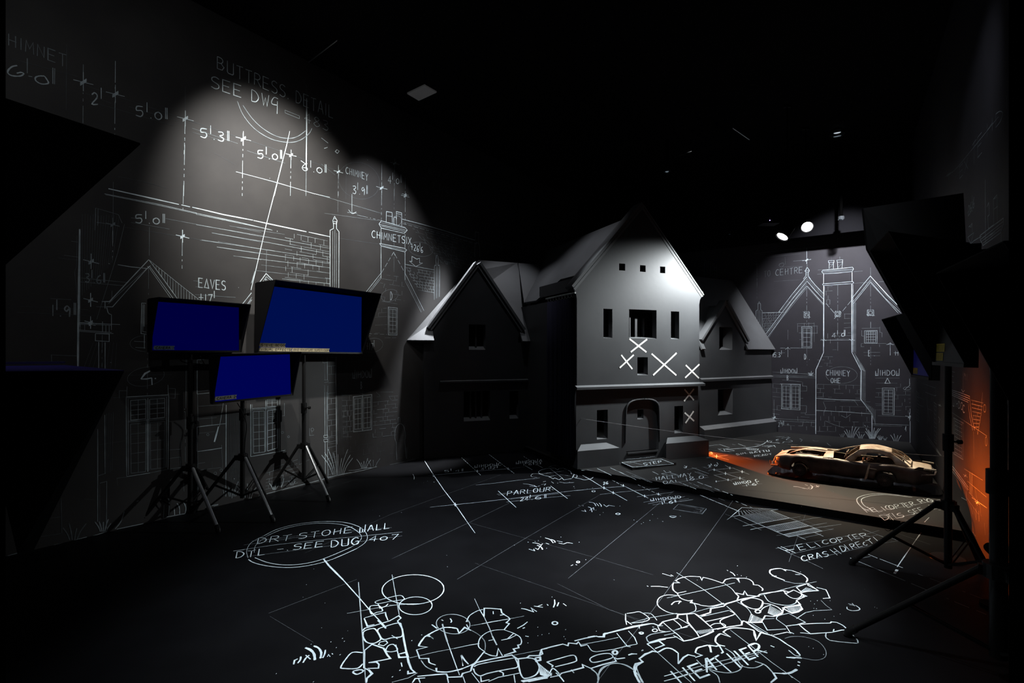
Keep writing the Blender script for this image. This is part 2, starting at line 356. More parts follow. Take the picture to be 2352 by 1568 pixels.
# ---- left wing
E0 = -0.10; ZL = 1.67; RB, RZ = 0.75, 3.0
sL0, sL1 = -1.08, HL.sz(1231, 809)[0]
g = [HL.sz(990, 755), HL.sz(1197, 755)]; ap = HL.sz(1097, 606)
gz = (g[0][1] + g[1][1]) / 2; gs0, gs1 = g[0][0], g[1][0]
R_u = rect(HL, 1077, 1115, 745, 803); R_l = rect(HL, 1065, 1126, 898, 966); R_l2 = rect(HL, 1170, 1190.5, 898, 961)
kn2 = lambda s, sg: [(s + sg * 0.05, gz - 0.14), (s + sg * 0.03, gz - 0.06), (s, gz - 0.03), (s, gz)]
outl = [(sL0 + 0.16, 0.001), (sL1, 0.001), (sL1, ZL - 0.02), (gs1 - 0.05, ZL - 0.02)] + kn2(gs1, -1) + [(ap[0], ap[1])] + kn2(gs0, 1)[::-1] + [(gs0 + 0.05, ZL - 0.02), (sL0 + 0.16, ZL - 0.02)]
lw = plate('wing_wall', outl, [ring(r) for r in (R_u, R_l, R_l2)], 0.09, HL.mtx(), M_HOUSE, house)
for r in (R_u, R_l, R_l2): sill(HL, lw, r, 0.10, 0.05)
for r in (R_u, R_l):
    for k in ((0.5,) if r is R_u else (0.3, 0.5, 0.72)):
        s0, s1, z0, z1 = r; MB().box(HL.P(s0 + (s1 - s0) * k - 0.012, 0.06, z0 + 0.03), HL.e * 0.024, HL.p * 0.02, (0, 0, z1 - z0 - 0.03)).build('mullion', M_HOUSE, lw)
coping(HL, lw, gs0 - 0.02, gz - 0.02, ap[0], ap[1], back=0.08); coping(HL, lw, gs1 + 0.02, gz - 0.02, ap[0], ap[1], back=0.08)
mark(HL, lw, 'string_course', HL.sz(1010, 876)[0], sL1, 1.06, 1.095, 0.03, top=0.012)
MB().box(HL.P(sL1 - 0.05, 0.09, 0.001), HL.e * 0.05, HL.p * 0.62, (0, 0, ZL + 0.6)).build('side_wall', M_HOUSE, house)
# roof of the left wing: a slope facing the room, cut by the side wall of the room
nL = (HL.p * (-(RZ - ZL) / (RB - E0)) + V((0, 0, 1))).normalized(); SL = Surf(HL.P(0, E0, ZL), nL)
wallcut = lambda p: isect(p, HL.e, V((-2.107, 6.124, 0)) + WL.n * 0.02, WLd)
eL = wallcut(HL.P(0, E0, ZL)); eL.z = ZL; rL = wallcut(HL.P(0, RB, RZ)); rL.z = RZ
kL = (RZ - ZL) / (RB - E0); zgL = ap[1] - 0.05; on = lambda s, z: HL.P(s, E0 + (z - ZL) / kL, z)
MB().slab([eL, HL.P(gs0 + 0.02, E0, ZL), on(gs0 + 0.02, ZL + (0 - E0) * kL), on(gs0 + 0.02, gz), on(ap[0], zgL), on(gs1 - 0.02, gz), on(gs1 - 0.02, ZL + (0 - E0) * kL), HL.P(gs1 - 0.02, E0, ZL), HL.P(sL1, E0, ZL), HL.P(sL1, RB, RZ), rL], -nL * 0.03).build('roof', M_ROOF_LIT_TRIM, house)
# slim verge board along the right-hand end of that slope
MB().slab([HL.P(sL1 + 0.0, E0, ZL + 0.005), HL.P(sL1 + 0.018, E0, ZL + 0.005), HL.P(sL1 + 0.018, RB, RZ + 0.005), HL.P(sL1, RB, RZ + 0.005)], -nL * 0.04).build('verge_board', M_HOUSE, house)
# gable roof over the small gable, running back into the slope
for sg, gs in ((1, gs0), (-1, gs1)):
    zg = ap[1] - 0.04; bR = (zg - ZL) / ((RZ - ZL) / (RB - E0)) + E0; ze = gz - 0.02; bE = (ze - ZL) / ((RZ - ZL) / (RB - E0)) + E0
    MB().slab([HL.P(ap[0], 0.05, zg), HL.P(gs, 0.05, ze), HL.P(gs, bE, ze), HL.P(ap[0], bR, zg)], (0, 0, -0.03)).build('gable_roof', M_ROOF_LIT_TRIM, house)
# link roof between the wing and the tall roof
K = SM.hit(1204, 694); rA = HL.P(sL1 + 0.03, RB, RZ); rB = HL.P(sL1 + 0.55, RB, RZ)
MB().slab([rA, K + V((0, 0, -0.01)), rB], (0, 0, -0.03)).build('link_roof', M_ROOF_LIT_TRIM, house)
lkA, lkB = HL.P(sL1, 0.62, 0), V((K.x, K.y, 0)) + HM.p * 0.12
MB().slab([lkA, lkB, lkB + V((0, 0, 2.15)), lkA + V((0, 0, 2.15))], HL.p * 0.05).build('link_wall', M_HOUSE, house)
# ---- right wing
ZR = 1.555; R0 = 0.02; R1 = HR.sz(1772, 809)[0]
rb, rz = 0.60, 2.85
gR = [HR.sz(1612, 780), HR.sz(1713, 784)]; apR = HR.sz(1665, 694); gzr = (gR[0][1] + gR[1][1]) / 2
R_ru = rect(HR, 1652, 1682, 751, 803); R_rl = rect(HR, 1649, 1683, 893, 952)
kn3 = lambda s, sg: [(s + sg * 0.05, gzr - 0.11), (s + sg * 0.02, gzr - 0.05), (s, gzr - 0.02), (s, gzr)]
outr = [(R0, Z_PLAT), (R1, Z_PLAT), (R1, ZR - 0.02), (gR[1][0] - 0.05, ZR - 0.02)] + kn3(gR[1][0], -1) + [(apR[0], apR[1])] + kn3(gR[0][0], 1)[::-1] + [(gR[0][0] + 0.05, ZR - 0.02), (R0, ZR - 0.02)]
rw = plate('wing_wall', outr, [ring(R_ru), ring(R_rl)], 0.09, HR.mtx(), M_HOUSE, house)
for r in (R_ru, R_rl):
    sill(HR, rw, r, 0.14, 0.05)
    s0, s1, z0, z1 = r
    MB().slab([HR.P(s1, 0.0, z0), HR.P(s1, 0.14, z0), HR.P(s1 - 0.06, 0.14, z0)], (0, 0, z1 - z0)).build('window_reveal', M_HOUSE, rw)
coping(HR, rw, gR[0][0] - 0.02, gzr - 0.02, apR[0], apR[1], back=0.08); coping(HR, rw, gR[1][0] + 0.02, gzr - 0.02, apR[0], apR[1], back=0.08)
mark(HR, rw, 'string_course', R0, R1, 1.03, 1.085, 0.045, top=0.02)
mark(HR, rw, 'plinth', R0, R1, Z_PLAT, 0.31, 0.10, top=0.05)
kR = (rz - ZR) / (rb + 0.06); nR = (HR.p * (-kR) + V((0, 0, 1))).normalized()
wc = lambda p: isect(p, HR.e, WBP + WB.n * 0.02, WBd)
eR = wc(HR.P(0, -0.06, ZR)); eR.z = ZR; rR = wc(HR.P(0, rb, rz)); rR.z = rz
on = lambda s, z: HR.P(s, -0.06 + (z - ZR) / kR, z); g0, g1 = gR[0][0] + 0.02, gR[1][0] - 0.02
MB().slab([HR.P(R0, -0.06, ZR), HR.P(g0, -0.06, ZR), on(g0, gzr), on(apR[0], apR[1] - 0.05), on(g1, gzr), HR.P(g1, -0.06, ZR), eR, rR, HR.P(R0, rb, rz)], -nR * 0.03).build('roof', M_ROOF_LIT_TRIM, house)
for gs in (gR[0][0], gR[1][0]):
    zg = apR[1] - 0.04; ze = gzr - 0.02; bR = (zg - ZR) / kR - 0.06; bE = (ze - ZR) / kR - 0.06
    MB().slab([HR.P(apR[0], 0.05, zg), HR.P(gs, 0.05, ze), HR.P(gs, bE, ze), HR.P(apR[0], bR, zg)], (0, 0, -0.03)).build('gable_roof', M_ROOF_LIT_TRIM, house)
# door step slab, with its painted outline and scribbles
stp = empty('door_step', PF.hit(1490, 1063)); tag(stp, 'low stone-like slab in front of the arched doorway, drawn over in chalk', 'step')
s_poly = [HM.P(HM.sz(1424, 1060, -0.02)[0] - 0.02, -0.02, 0), HM.P(HM.sz(1516, 1054, -0.02)[0], -0.02, 0)]
p_a, p_b, p_c, p_d = PF.hit(1426, 1066), PF.hit(1522, 1056), PF.hit(1553, 1068), PF.hit(1452, 1080)
MB().slab([p_a, p_d, p_c, p_b], (0, 0, 0.035)).build('slab', M_PLAT, stp)

# ---- curtain hanging in the gap left of the tall gable
cur = empty('curtain', HM.P(-0.01, 0.42, Z_PLAT)); tag(cur, 'dark blue pleated curtain hanging on a rail beside the tall gable wall', 'curtain')
cm = MB(); n = 120; vs = []; 
for i in range(n + 1):
    b = 0.05 + 0.70 * i / n
    off = 0.022 * math.sin(i / n * math.pi * 22) + 0.008 * math.sin(i * 0.31)
    for z, k in ((0.14, 1.25), (0.8, 1.1), (1.5, 1.0), (2.19, 0.75)):
        vs.append(HM.P(-0.02 + off * k, b, z))
fs = [(i * 4 + j, (i + 1) * 4 + j, (i + 1) * 4 + j + 1, i * 4 + j + 1) for i in range(n) for j in range(3)]
cm.add(vs, fs); co = cm.build('drape', M_CURT, cur, smooth=True); so = co.modifiers.new('s', 'SOLIDIFY'); so.thickness = 0.004
MB().tube([HM.P(-0.02, 0.0, 2.245), HM.P(-0.02, 0.82, 2.245)], 0.012).build('curtain_rail', M_CHROME, cur, smooth=True)
for k in range(9):
    b = 0.07 + k * 0.082
    c0 = HM.P(-0.02, b, 2.225); MB().tube([c0 + V((0, 0, 0.03 * math.cos(t))) + HM.e * 0.022 * math.sin(t) for t in [i * math.pi / 6 for i in range(13)]], 0.0035, 6).build('curtain_ring', M_CHROME, cur, smooth=True)

# ---- white tape crosses stuck on the front
crosses = [
 ('white tape cross under the wide window, topmost of the crosses', [(914, 118), (1078, 247)], [(1085, 122), (926, 247)], 0.0),
 ('white tape cross left of the small square window', [(834, 275), (942, 412)], [(955, 274), (818, 401)], 0.0),
 ('largest white tape cross, right of the small square window', [(1130, 264), (1370, 473)], [(1372, 256), (1144, 472)], 0.0),
 ('white tape cross at the right edge of the tall wall just above the string course', [(1462, 374), (1590, 501)], [(1594, 366), (1455, 497)], 0.0),
 ('white tape cross just below the string course', [(1450, 610), (1541, 714)], [(1541, 606), (1445, 724)], 0.02),
 ('lowest white tape cross, on the ground storey near the right corner', [(1452, 837), (1543, 918)], [(1538, 822), (1459, 938)], 0.02)]
for lab, l1, l2, b in crosses:
    m_ = MB(); S = Surf(HM.P(0, b, 0), -HM.p)
    for k, (p0, p1) in enumerate((l1, l2)):
        a, c = [S.hit(1230 + x / 4.238, 750 + y / 4.238, 0.0008 + 0.0015 * k) for x, y in (p0, p1)]
        d = (c - a).normalized(); s_ = d.cross(S.n).normalized() * 0.0105
        m_.slab([a + s_, c + s_, c - s_, a - s_], S.n * 0.0012)
    mo = m_.build('tape_cross', M_TAPE); tag(mo, lab, 'tape cross', 'white tape crosses on the house front')
# ------------------------------------------------------------------ stroke lettering and ribbons
FONT = {
 'A': [[0,0,.45,1,.55,1,1,0],[.2,.36,.8,.36]], 'a': [[0,0,.5,1,1,0,.03,.06]], 'B': [[0,0,0,1],[0,1,.6,.97,.8,.78,.55,.55,.05,.52],[.55,.53,.95,.3,.7,.03,0,0]],
 'C': [[.95,.85,.6,1,.2,.82,0,.45,.2,.1,.6,0,.95,.12]], 'D': [[0,0,0,1],[0,1,.55,.9,.95,.5,.6,.08,0,0]], 'E': [[.95,1,0,1,0,0,.95,0],[0,.52,.8,.52]],
 'F': [[.95,1,0,1,0,0],[0,.52,.8,.52]], 'G': [[.95,.95,.4,.98,.02,.6,.1,.35,.85,.4],[.85,.75,.8,-.35]], 'g': [[.95,.85,.6,1,.2,.82,0,.45,.2,.1,.6,0,.95,.15,.95,.45,.55,.45]], 'H': [[.1,1,.1,0],[.9,1,.9,0],[0,.5,1,.5]],
 'I': [[.5,1,.5,0]], 'J': [[.7,1,.7,.15,.35,0,.05,.2]], 'K': [[.1,1,.1,0],[.9,1,.1,.5,.95,0]], 'L': [[.1,1,.1,0,.95,.02]], 'M': [[0,0,.08,1,.5,.35,.92,1,1,0]],
 'N': [[.05,0,.1,1,.9,.05,.92,1]], 'n': [[.1,1,.1,0],[.9,1,.9,0],[.08,.45,.92,.62]], 'O': [[.5,1,.12,.85,0,.5,.15,.12,.5,0,.88,.15,1,.5,.85,.88,.5,1]], 'P': [[0,-.05,.03,1],[.03,1,.7,.95,.9,.7,.6,.48,.05,.45]],
 'R': [[0,0,.03,1],[.03,1,.7,.97,.9,.74,.6,.52,.05,.48],[.4,.48,1,0]], 'S': [[.95,.9,.5,1,.1,.85,.15,.6,.85,.42,.9,.15,.5,0,0,.08]], 'T': [[0,.95,1,1],[.5,1,.5,-.08]], 't': [[0,.9,.5,.82,1,.95],[.52,.85,.5,-.1]],
 'U': [[.05,1,.05,.1,.2,0,.8,0,.95,.1,.95,1]], 'u': [[.05,.85,.05,0,.5,.02,.85,.0],[.9,1.25,.9,0],[.5,.05,.5,.45]], 'V': [[0,1,.5,0,1,1]], 'W': [[0,1,.25,0,.5,.7,.75,0,1,1]], 'X': [[0,1,1,0],[.95,1,.02,0]],
 'Y': [[0,1,.5,.5,1,1],[.5,.5,.5,-.1]], '0': [[.5,.75,.1,.55,.1,.2,.5,.02,.9,.2,.9,.55,.5,.75]], '1': [[.5,1,.5,0]], '2': [[.05,.8,.4,1,.8,.85,.75,.55,.05,0,.95,.05]], '3': [[.1,.95,.7,1,.85,.75,.35,.55,.9,.35,.7,.02,.05,.08]],
 '4': [[.7,0,.7,1,.02,.35,.98,.35]], '5': [[.9,1,.15,.95,.1,.55,.7,.6,.9,.3,.6,0,0,.08]], '6': [[.85,1,.3,.75,.02,.3,.4,0,.85,.15,.8,.42,.15,.35]], '7': [[.05,.95,.95,1,.4,0]], '8': [[.5,.52,.15,.75,.5,1,.85,.78,.5,.52,.05,.22,.5,0,.95,.25,.5,.52]],
 '9': [[.85,.75,.45,.98,.1,.7,.4,.5,.85,.75,.8,0]], "'": [[.5,.55,.5,1.5]], '"': [[.3,.2,.3,1.3],[.65,.2,.65,1.3]], '.': [[.4,.08,.55,.0]], '-': [[.1,.45,.9,.45]], '+': [[0,.5,1,.5],[.5,1,.5,0]], '/': [[.1,0,.9,1]], '(': [[.7,1.1,.3,.5,.7,-.1]], ')': [[.3,1.1,.7,.5,.3,-.1]], ':': [[.5,.7,.55,.6],[.5,.2,.55,.1]], '=': [[.1,.6,.9,.6],[.1,.35,.9,.35]],
}
def smooth(P, cyc=False, k=5):
    n = len(P); out = []
    if n < 3: return P
    rng = range(n if cyc else n - 1)
    for i in rng:
        p0 = P[(i - 1) % n] if (cyc or i > 0) else P[0]; p1 = P[i]; p2 = P[(i + 1) % n]; p3 = P[(i + 2) % n] if (cyc or i < n - 2) else P[-1]
        for j in range(k):
            t = j / k; t2, t3 = t * t, t * t * t
            out.append(tuple(0.5 * (2 * p1[a] + (p2[a] - p0[a]) * t + (2 * p0[a] - 5 * p1[a] + 4 * p2[a] - p3[a]) * t2 + (3 * p1[a] - p0[a] - 3 * p2[a] + p3[a]) * t3) for a in (0, 1)))
    out.append(P[0] if cyc else P[-1])
    return out
class Draw:
    """chalk-like painted lines lying on a plane of the room; widths in millimetres on that plane"""
    TONES = ['a', 'b', 'c', 'd', 'k']
    def __init__(s, surf, lift=0.0015): s.S = surf; s.mb = MB(); s.lift = lift; s.view = (0, 0, 1.0); s.k = 1.0; s.rnd = random.Random(11); s.n = 0
    def px(s, x, y): return s.view[0] + x / s.view[2], s.view[1] + y / s.view[2]
    def hit(s, x, y): return s.S.hit(*s.px(x, y), s.lift + (s.n % 7) * 0.00012)
    def ribbon(s, pts3, w, tone, taper=True):
        s.n += 1
        P = [p for i, p in enumerate(pts3) if i == 0 or (p - pts3[i - 1]).length > 1e-4]
        if len(P) < 2: return
        hw = w * 0.0005 * s.k; vs = []; N = s.S.n
        for i, p in enumerate(P):
            a = (P[i] - P[i - 1]).normalized() if i else None; b = (P[i + 1] - P[i]).normalized() if i < len(P) - 1 else None
            if a is None: a = b
            if b is None: b = a
            t = (a + b)
            t = t.normalized() if t.length > 0.3 else b
            nrm = t.cross(N).normalized(); kk = min(1.6, 1.0 / max(0.45, abs(nrm.dot(b.cross(N).normalized()))))
            j = hw * kk * (0.82 + 0.36 * s.rnd.random())
            if taper and i in (0, len(P) - 1): j *= 0.75
            vs += [p + nrm * j, p - nrm * j]
        s.mb.add(vs, [(2 * i, 2 * i + 1, 2 * i + 3, 2 * i + 2) for i in range(len(P) - 1)], s.TONES.index(tone))
    def line(s, w, tone, P, mode=''):
        if 'o' in mode and '~' not in mode: P = P + [P[0]]
        if '~' in mode: P = smooth(P, 'o' in mode)
        if '|' in mode:      # dashed
            Q = [s.hit(*p) for p in P]
            for a, b in zip(Q, Q[1:]):
                L = (b - a).length; d = (b - a).normalized(); u = 0
                while u < L:
                    l = s.dash * (0.7 + 0.6 * s.rnd.random()); s.ribbon([a + d * u, a + d * min(L, u + l)], w, tone); u += l + s.gap
            return
        if '!' in mode:      # dash-dot
            Q = [s.hit(*p) for p in P]; a, b = Q[0], Q[-1]; L = (b - a).length; d = (b - a).normalized(); u = 0; i = 0
            while u < L:
                l = (0.16, 0.015, 0.03)[i % 3] * (0.8 + 0.5 * s.rnd.random()); s.ribbon([a + d * u, a + d * min(L, u + l)], w, tone); u += l + 0.035; i += 1
            return
        Q = [s.hit(*p) for p in P]
        R = [Q[0]]
        for a, b in zip(Q, Q[1:]):
            m = 1 if '~' in mode else max(1, min(12, int((b - a).length / 0.12)))
            for k in range(1, m + 1): R.append(a.lerp(b, k / m))
        s.ribbon(R, w, tone)
    dash = 0.08; gap = 0.03
    def text(s, w, tone, x0, y0, x1, y1, hx, hy, txt):
        adv = {"'": 0.35, '"': 0.6, '.': 0.4, 'I': 0.5, '1': 0.45, ' ': 0.7, ':': 0.4}
        tot = sum(adv.get(c, 1.0) for c in txt); u = 0
        A, B = s.hit(x0, y0), s.hit(x1, y1); H = s.hit(x0 + hx, y0 + hy) - A; H2 = s.hit(x1 + hx, y1 + hy) - B
        for c in txt:
            a = adv.get(c, 1.0)
            for st in FONT.get(c, []):
                pts = [(st[i], st[i + 1]) for i in range(0, len(st), 2)]
                if len(pts) > 4 and c in 'CGgSODBPR0235689J': pts = smooth(pts, k=3)
                Q = []
                for (fx, fy) in pts:
                    t = (u + a * (0.14 + 0.72 * fx)) / tot; h = H.lerp(H2, t)
                    Q.append(A.lerp(B, t) + h * fy)
                s.ribbon(Q, w, tone)
            u += a
    def quad(s, q):
        Q = [s.hit(*p) for p in q]
        return lambda u, v: Q[0].lerp(Q[1], u).lerp(Q[3].lerp(Q[2], u), v)
    def window(s, w, tone, q, cols, rows, frame=True):
        f = s.quad(q); t2 = {'a': 'b', 'b': 'c', 'c': 'd', 'd': 'd'}[tone]
        rr = lambda a, b, ww, tn: [s.ribbon([f(a, b), f(1 - a, b)], ww, tn), s.ribbon([f(1 - a, b), f(1 - a, 1 - b)], ww, tn), s.ribbon([f(1 - a, 1 - b), f(a, 1 - b)], ww, tn), s.ribbon([f(a, 1 - b), f(a, b)], ww, tn)]
        rr(0, 0, w, tone)
        if frame: rr(0.05, 0.03, w * .5, t2); rr(0.13, 0.07, w * .8, tone)
        i, j = (0.13, 0.07) if frame else (0, 0)
        for k in range(1, cols): u = i + (1 - 2 * i) * k / cols; s.ribbon([f(u, j), f(u, 1 - j)], w * .7, tone)
        for k in range(1, rows): v = j + (1 - 2 * j) * k / rows; s.ribbon([f(i, v), f(1 - i, v)], w * .7, tone)
        for k in range(7): v = j + (1 - 2 * j) * 0.33 * (k + .5) / 7; s.ribbon([f(i, v), f(1 - i, v)], w * .35, t2)
        if frame:
            for a, b in ((0, 0), (1, 0), (0, 1), (1, 1)): s.ribbon([f(a, b), f(0.13 if a == 0 else .87, 0.07 if b == 0 else .93)], w * .5, t2)
    def bricks(s, w, tone, q, rows, cols, p=0.8, long=0.0):
        f = s.quad(q); R = s.rnd
        for r in range(rows + 1):
            u = 0.0
            while u < 1:
                l = R.uniform(0.5, 1.6) / cols
                if R.random() < p: s.ribbon([f(u, r / rows), f(min(1, u + l), r / rows)], w * R.uniform(.6, 1.1), tone)
                u += l
        for r in range(rows):
            for c in range(cols):
                if R.random() < p:
                    u = (c + (0.5 if r % 2 else 0.02) + R.uniform(-.15, .15)) / cols
                    if 0 <= u <= 1: s.ribbon([f(u, r / rows), f(u, (r + R.uniform(.8, 1.05)) / rows)], w, tone)
    def hatch(s, w, tone, q, n):
        f = s.quad(q)
        for k in range(n + 1): s.ribbon([f(k / n, s.rnd.uniform(0, .03)), f(k / n, 1 - s.rnd.uniform(0, .03))], w * s.rnd.uniform(.7, 1.2), tone)
    def star(s, w, tone, x, y, r, dx=1.0, dy=0.25):
        s.line(w, tone, [(x - r * dx, y - r * dy), (x + r * dx, y + r * dy)]); s.line(w, tone, [(x, y - r), (x, y + r * .9)])
        for k in (-.12, 0, .12): s.line(w * 1.2, tone, [(x - r * .32, y + r * (.2 + k)), (x + r * .32, y - r * (.2 - k))])
    def grass(s, w, tone, x, y, n, h):
        for k in range(n):
            t = (k / max(1, n - 1) - .5) * 1.6; l = h * s.rnd.uniform(.55, 1.0); x0 = x + t * h * .25
            s.line(w, tone, [(x0, y), (x0 + t * l * .25, y - l * .5), (x0 + t * l * .7, y - l)], '~')
    def ell(s, w, tone, cx, cy, rx, ry, rot=0, a0=0, a1=360):
        n = max(6, int(abs(a1 - a0) / 10)); c, sn = math.cos(math.radians(rot)), math.sin(math.radians(rot)); P = []
        for k in range(n + 1):
            t = math.radians(a0 + (a1 - a0) * k / n); x, y = rx * math.cos(t), ry * math.sin(t); P.append((cx + x * c - y * sn, cy + x * sn + y * c))
        s.ribbon([s.hit(*p) for p in P], w, tone)
    def run(s, src):
        for ln in src.strip().splitlines():
            ln = ln.strip()
            if not ln or ln[0] == '#': continue
            for cmd in ([ln] if ln[0] == 'T' else ln.split(';')):
                tk = cmd.split()
                if not tk: continue
                c = tk[0]
                if c == 'V': s.view = tuple(float(v) for v in tk[1:4]); continue
                if c == 'K': s.k = float(tk[1]); continue
                if c == 'DD': s.dash, s.gap = float(tk[1]), float(tk[2]); continue
                w, tone = float(tk[1][:-1]), tk[1][-1]
                if c == 'T': a = [float(v) for v in tk[2:8]]; s.text(w, tone, *a, ' '.join(tk[8:])); continue
                a = [float(v) for v in tk[2:]]
                pr = lambda q: [(q[i], q[i + 1]) for i in range(0, len(q), 2)]
                if c[0] == 'L': s.line(w, tone, pr(a), c[1:])
                elif c == 'E': s.ell(w, tone, *a)
                elif c == 'S': s.star(w, tone, *a)
                elif c == 'G': s.grass(w, tone, a[0], a[1], int(a[2]), a[3])
                elif c == 'W': s.window(w, tone, pr(a[:8]), int(a[8]), int(a[9]), len(a) < 11)
                elif c == 'B': s.bricks(w, tone, pr(a[:8]), int(a[8]), int(a[9]), a[10])
                elif c == 'H': s.hatch(w, tone, pr(a[:8]), int(a[8]))
                elif c == 'D':
                    for i in range(0, len(a), 2): s.line(w, tone, [(a[i] - 2, a[i + 1]), (a[i] + 2, a[i + 1] + 1)])
        return s
    def build(s, name, parent): return s.mb.build(name, [CHALK[t] for t in s.TONES], parent)

# ------------------------------------------------------------------ hooded monitors on tripod stands
def rib(S, name, parent, txt, A, B, H, w=1.6, tone='k'):
    """hand lettering between two points of a plane"""
    d = Draw(S, 0.0); d.text_pts = None
    adv = {"'": 0.35, 'I': 0.5, '1': 0.6, ' ': 0.7, '(': .5}
    tot = sum(adv.get(c, 1.0) for c in txt); u = 0
    for c in txt:
        a = adv.get(c, 1.0)
        for st in FONT.get(c, []):
            pts = [(st[i], st[i + 1]) for i in range(0, len(st), 2)]
            if len(pts) > 4 and c in 'CGgSODBPR0235689J': pts = smooth(pts, k=3)
            d.ribbon([A.lerp(B, (u + a * (.1 + .75 * fx)) / tot) + H * fy for fx, fy in pts], w, tone)
        u += a
    return d.mb.build(name, [CHALK[t] for t in Draw.TONES], parent)
def tripod(root, base, r, az, hubz, topz, bright=True, pr=0.019, hr=0.03):
    bx, by = base; B = V((bx, by, 0)); up = V((0, 0, 1))
    MB().tube([B + up * 0.10, B + up * (hubz + 0.42)], hr * 0.72, 16).tube([B + up * (hubz + 0.35), B + up * (hubz + 0.46)], hr, 16).build('lower_tube', M_MET, root, smooth=True)
    pole = MB().tube([B + up * (hubz + 0.44), B + up * topz], pr, 16).build('pole', M_MET, root, smooth=True)
    k = MB().tube([B + up * (hubz + 0.41) + V((0.02, 0, 0)), B + up * (hubz + 0.41) + V((0.06, -0.012, 0))], 0.006, 8)
    k.tube([B + up * (hubz + 0.41) + V((0.055, -0.012, 0)), B + up * (hubz + 0.41) + V((0.075, -0.014, 0))], 0.015, 10).build('knob', M_MET, root, smooth=True)
    hub = MB().tube([B + up * (hubz - 0.035), B + up * (hubz + 0.03)], hr * 1.25, 16)
    for i, a in enumerate(az):
        d = V((math.cos(math.radians(a)), math.sin(math.radians(a)), 0)); rr = r[i] if isinstance(r, (list, tuple)) else r
        hub.box(B + up * (hubz - 0.03) + d * 0.02 - d.cross(up) * 0.016, d * 0.05, d.cross(up) * 0.032, up * 0.045)
        a0 = B + d * 0.055 + up * hubz; a1 = B + d * rr + up * 0.03
        leg = MB().tube([a0, a1], 0.0155, 14).build('leg', M_CHROME if (bright and i == 0) else M_MET, root, smooth=True)  # front leg alone made chrome to carry the lit gleam; others black
        dd = (a1 - a0).normalized()
        MB().tube([a1 - dd * 0.03, a1 + dd * 0.012, V((a1.x, a1.y, 0.004)) + d * 0.012], [0.019, 0.021, 0.021], 12).build('rubber_foot', M_MET, leg, smooth=True)
        m = a0.lerp(a1, 0.55)
        for sgn in (-1, 1):
            o = d.cross(up) * 0.012 * sgn
            MB().box(m + o, (B + up * 0.12 + d * 0.02) - m, d.cross(up) * 0.003, up * 0.014).build('brace', M_MET, root)
    hub.build('hub', M_MET, root)
    return pole
def hooded_monitor(root, o, e, n, wd, ht, D, scr, bez=0.018, roll=0.0, hood_bot=0.0):
    """o: rear lower left corner of the screen; e: along its width; n: the way it faces"""
    o, e, n = V(o), V(e).normalized(), V(n).normalized(); up = V((0, 0, 1)) + e * roll; e = e - V((0, 0, 1)) * roll
    MB().box(o - n * 0.045, e * wd, n * 0.05, up * ht).build('monitor_body', M_MET, root)
    fr = MB()
    for a, b, c, d in ((0, 0, wd, bez), (0, ht - bez, wd, bez), (0, bez, bez, ht - 2 * bez), (wd - bez, bez, bez, ht - 2 * bez)):
        fr.box(o + e * a + up * b + n * 0.005, e * c, n * 0.008, up * d)
    fr.build('bezel', M_MET, root)
    s = MB().slab([o + e * bez + up * bez + n * 0.0055, o + e * (wd - bez) + up * bez + n * 0.0055, o + e * (wd - bez) + up * (ht - bez) + n * 0.0055, o + e * bez + up * (ht - bez) + n * 0.0055], n * 0.002).build('screen', scr, root)
    hood = MB().slab([o + up * ht - n * 0.02, o + up * ht + e * wd - n * 0.02, o + up * ht + e * wd + n * D, o + up * ht + n * D], up * 0.006).build('hood_top', M_HOOD, root)
    for x, sg in ((0, -1), (wd, 1)):
        p = [o + e * x - n * 0.02, o + e * x + n * (0.012 + hood_bot), o + e * x + n * D + up * ht, o + e * x - n * 0.02 + up * ht]
        MB().slab(p, e * 0.005 * sg).build('hood_side', M_HOOD, root)
    return s, Surf(o + n * 0.0085, n), o, e, n, up
def cable(name, pts, r=0.004, m=None, parent=None):
    P = [V(p) for p in pts]; out = []
    for i in range(len(P) - 1):
        p0, p1, p2, p3 = P[max(0, i - 1)], P[i], P[i + 1], P[min(len(P) - 1, i + 2)]
        for j in range(6):
            t = j / 6; out.append(0.5 * (2 * p1 + (p2 - p0) * t + (2 * p0 - 5 * p1 + 4 * p2 - p3) * t * t + (3 * p1 - p0 - 3 * p2 + p3) * t ** 3))
    out.append(P[-1]); return MB().tube(out, r, 8).build(name, m or M_MET, parent, smooth=True)
NW = V((0.823, -0.568, 0)); EW = V((0.568, 0.823, 0))
def wall_monitor(label, base, foot, s0, s1, z0, z1, D, hubz, scr, roll, grp, az_off=(0, 120, 240), rr=0.46, yaw=0.0):
    B = V((base[0], base[1], 0)); root = empty('hooded_monitor', B); tag(root, label, 'monitor', grp)
    f = V((foot[0] - base[0], foot[1] - base[1], 0)); a0 = math.degrees(math.atan2(f.y, f.x))
    pole = tripod(root, base, [f.length, rr, rr], [a0 + k for k in az_off], hubz, (z0 + z1) / 2 + 0.05)
    R = Matrix.Rotation(math.radians(yaw), 3, 'Z'); e, n = R @ EW, R @ NW
    o = B + e * s0 + n * 0.055 + V((0, 0, z0))
    MB().box(B + V((0, 0, (z0 + z1) / 2 - 0.05)) - e * 0.05 - n * 0.01, e * 0.1, n * 0.03, V((0, 0, 0.1))).build('mounting_bracket', M_MET, root)
    return root, hooded_monitor(root, o, e, n, s1 - s0, z1 - z0, D, scr, roll=roll)
m1, h1 = wall_monitor('smaller blue monitor at upper left on its stand, tape reading CAMERA 1', (-2.943, 4.70), (-2.455, 4.286), -0.346, 0.427, 1.50, 1.955, 0.19, 0.452, M_SCREEN1, 0.0, None, (0, 128, 252), 0.36)
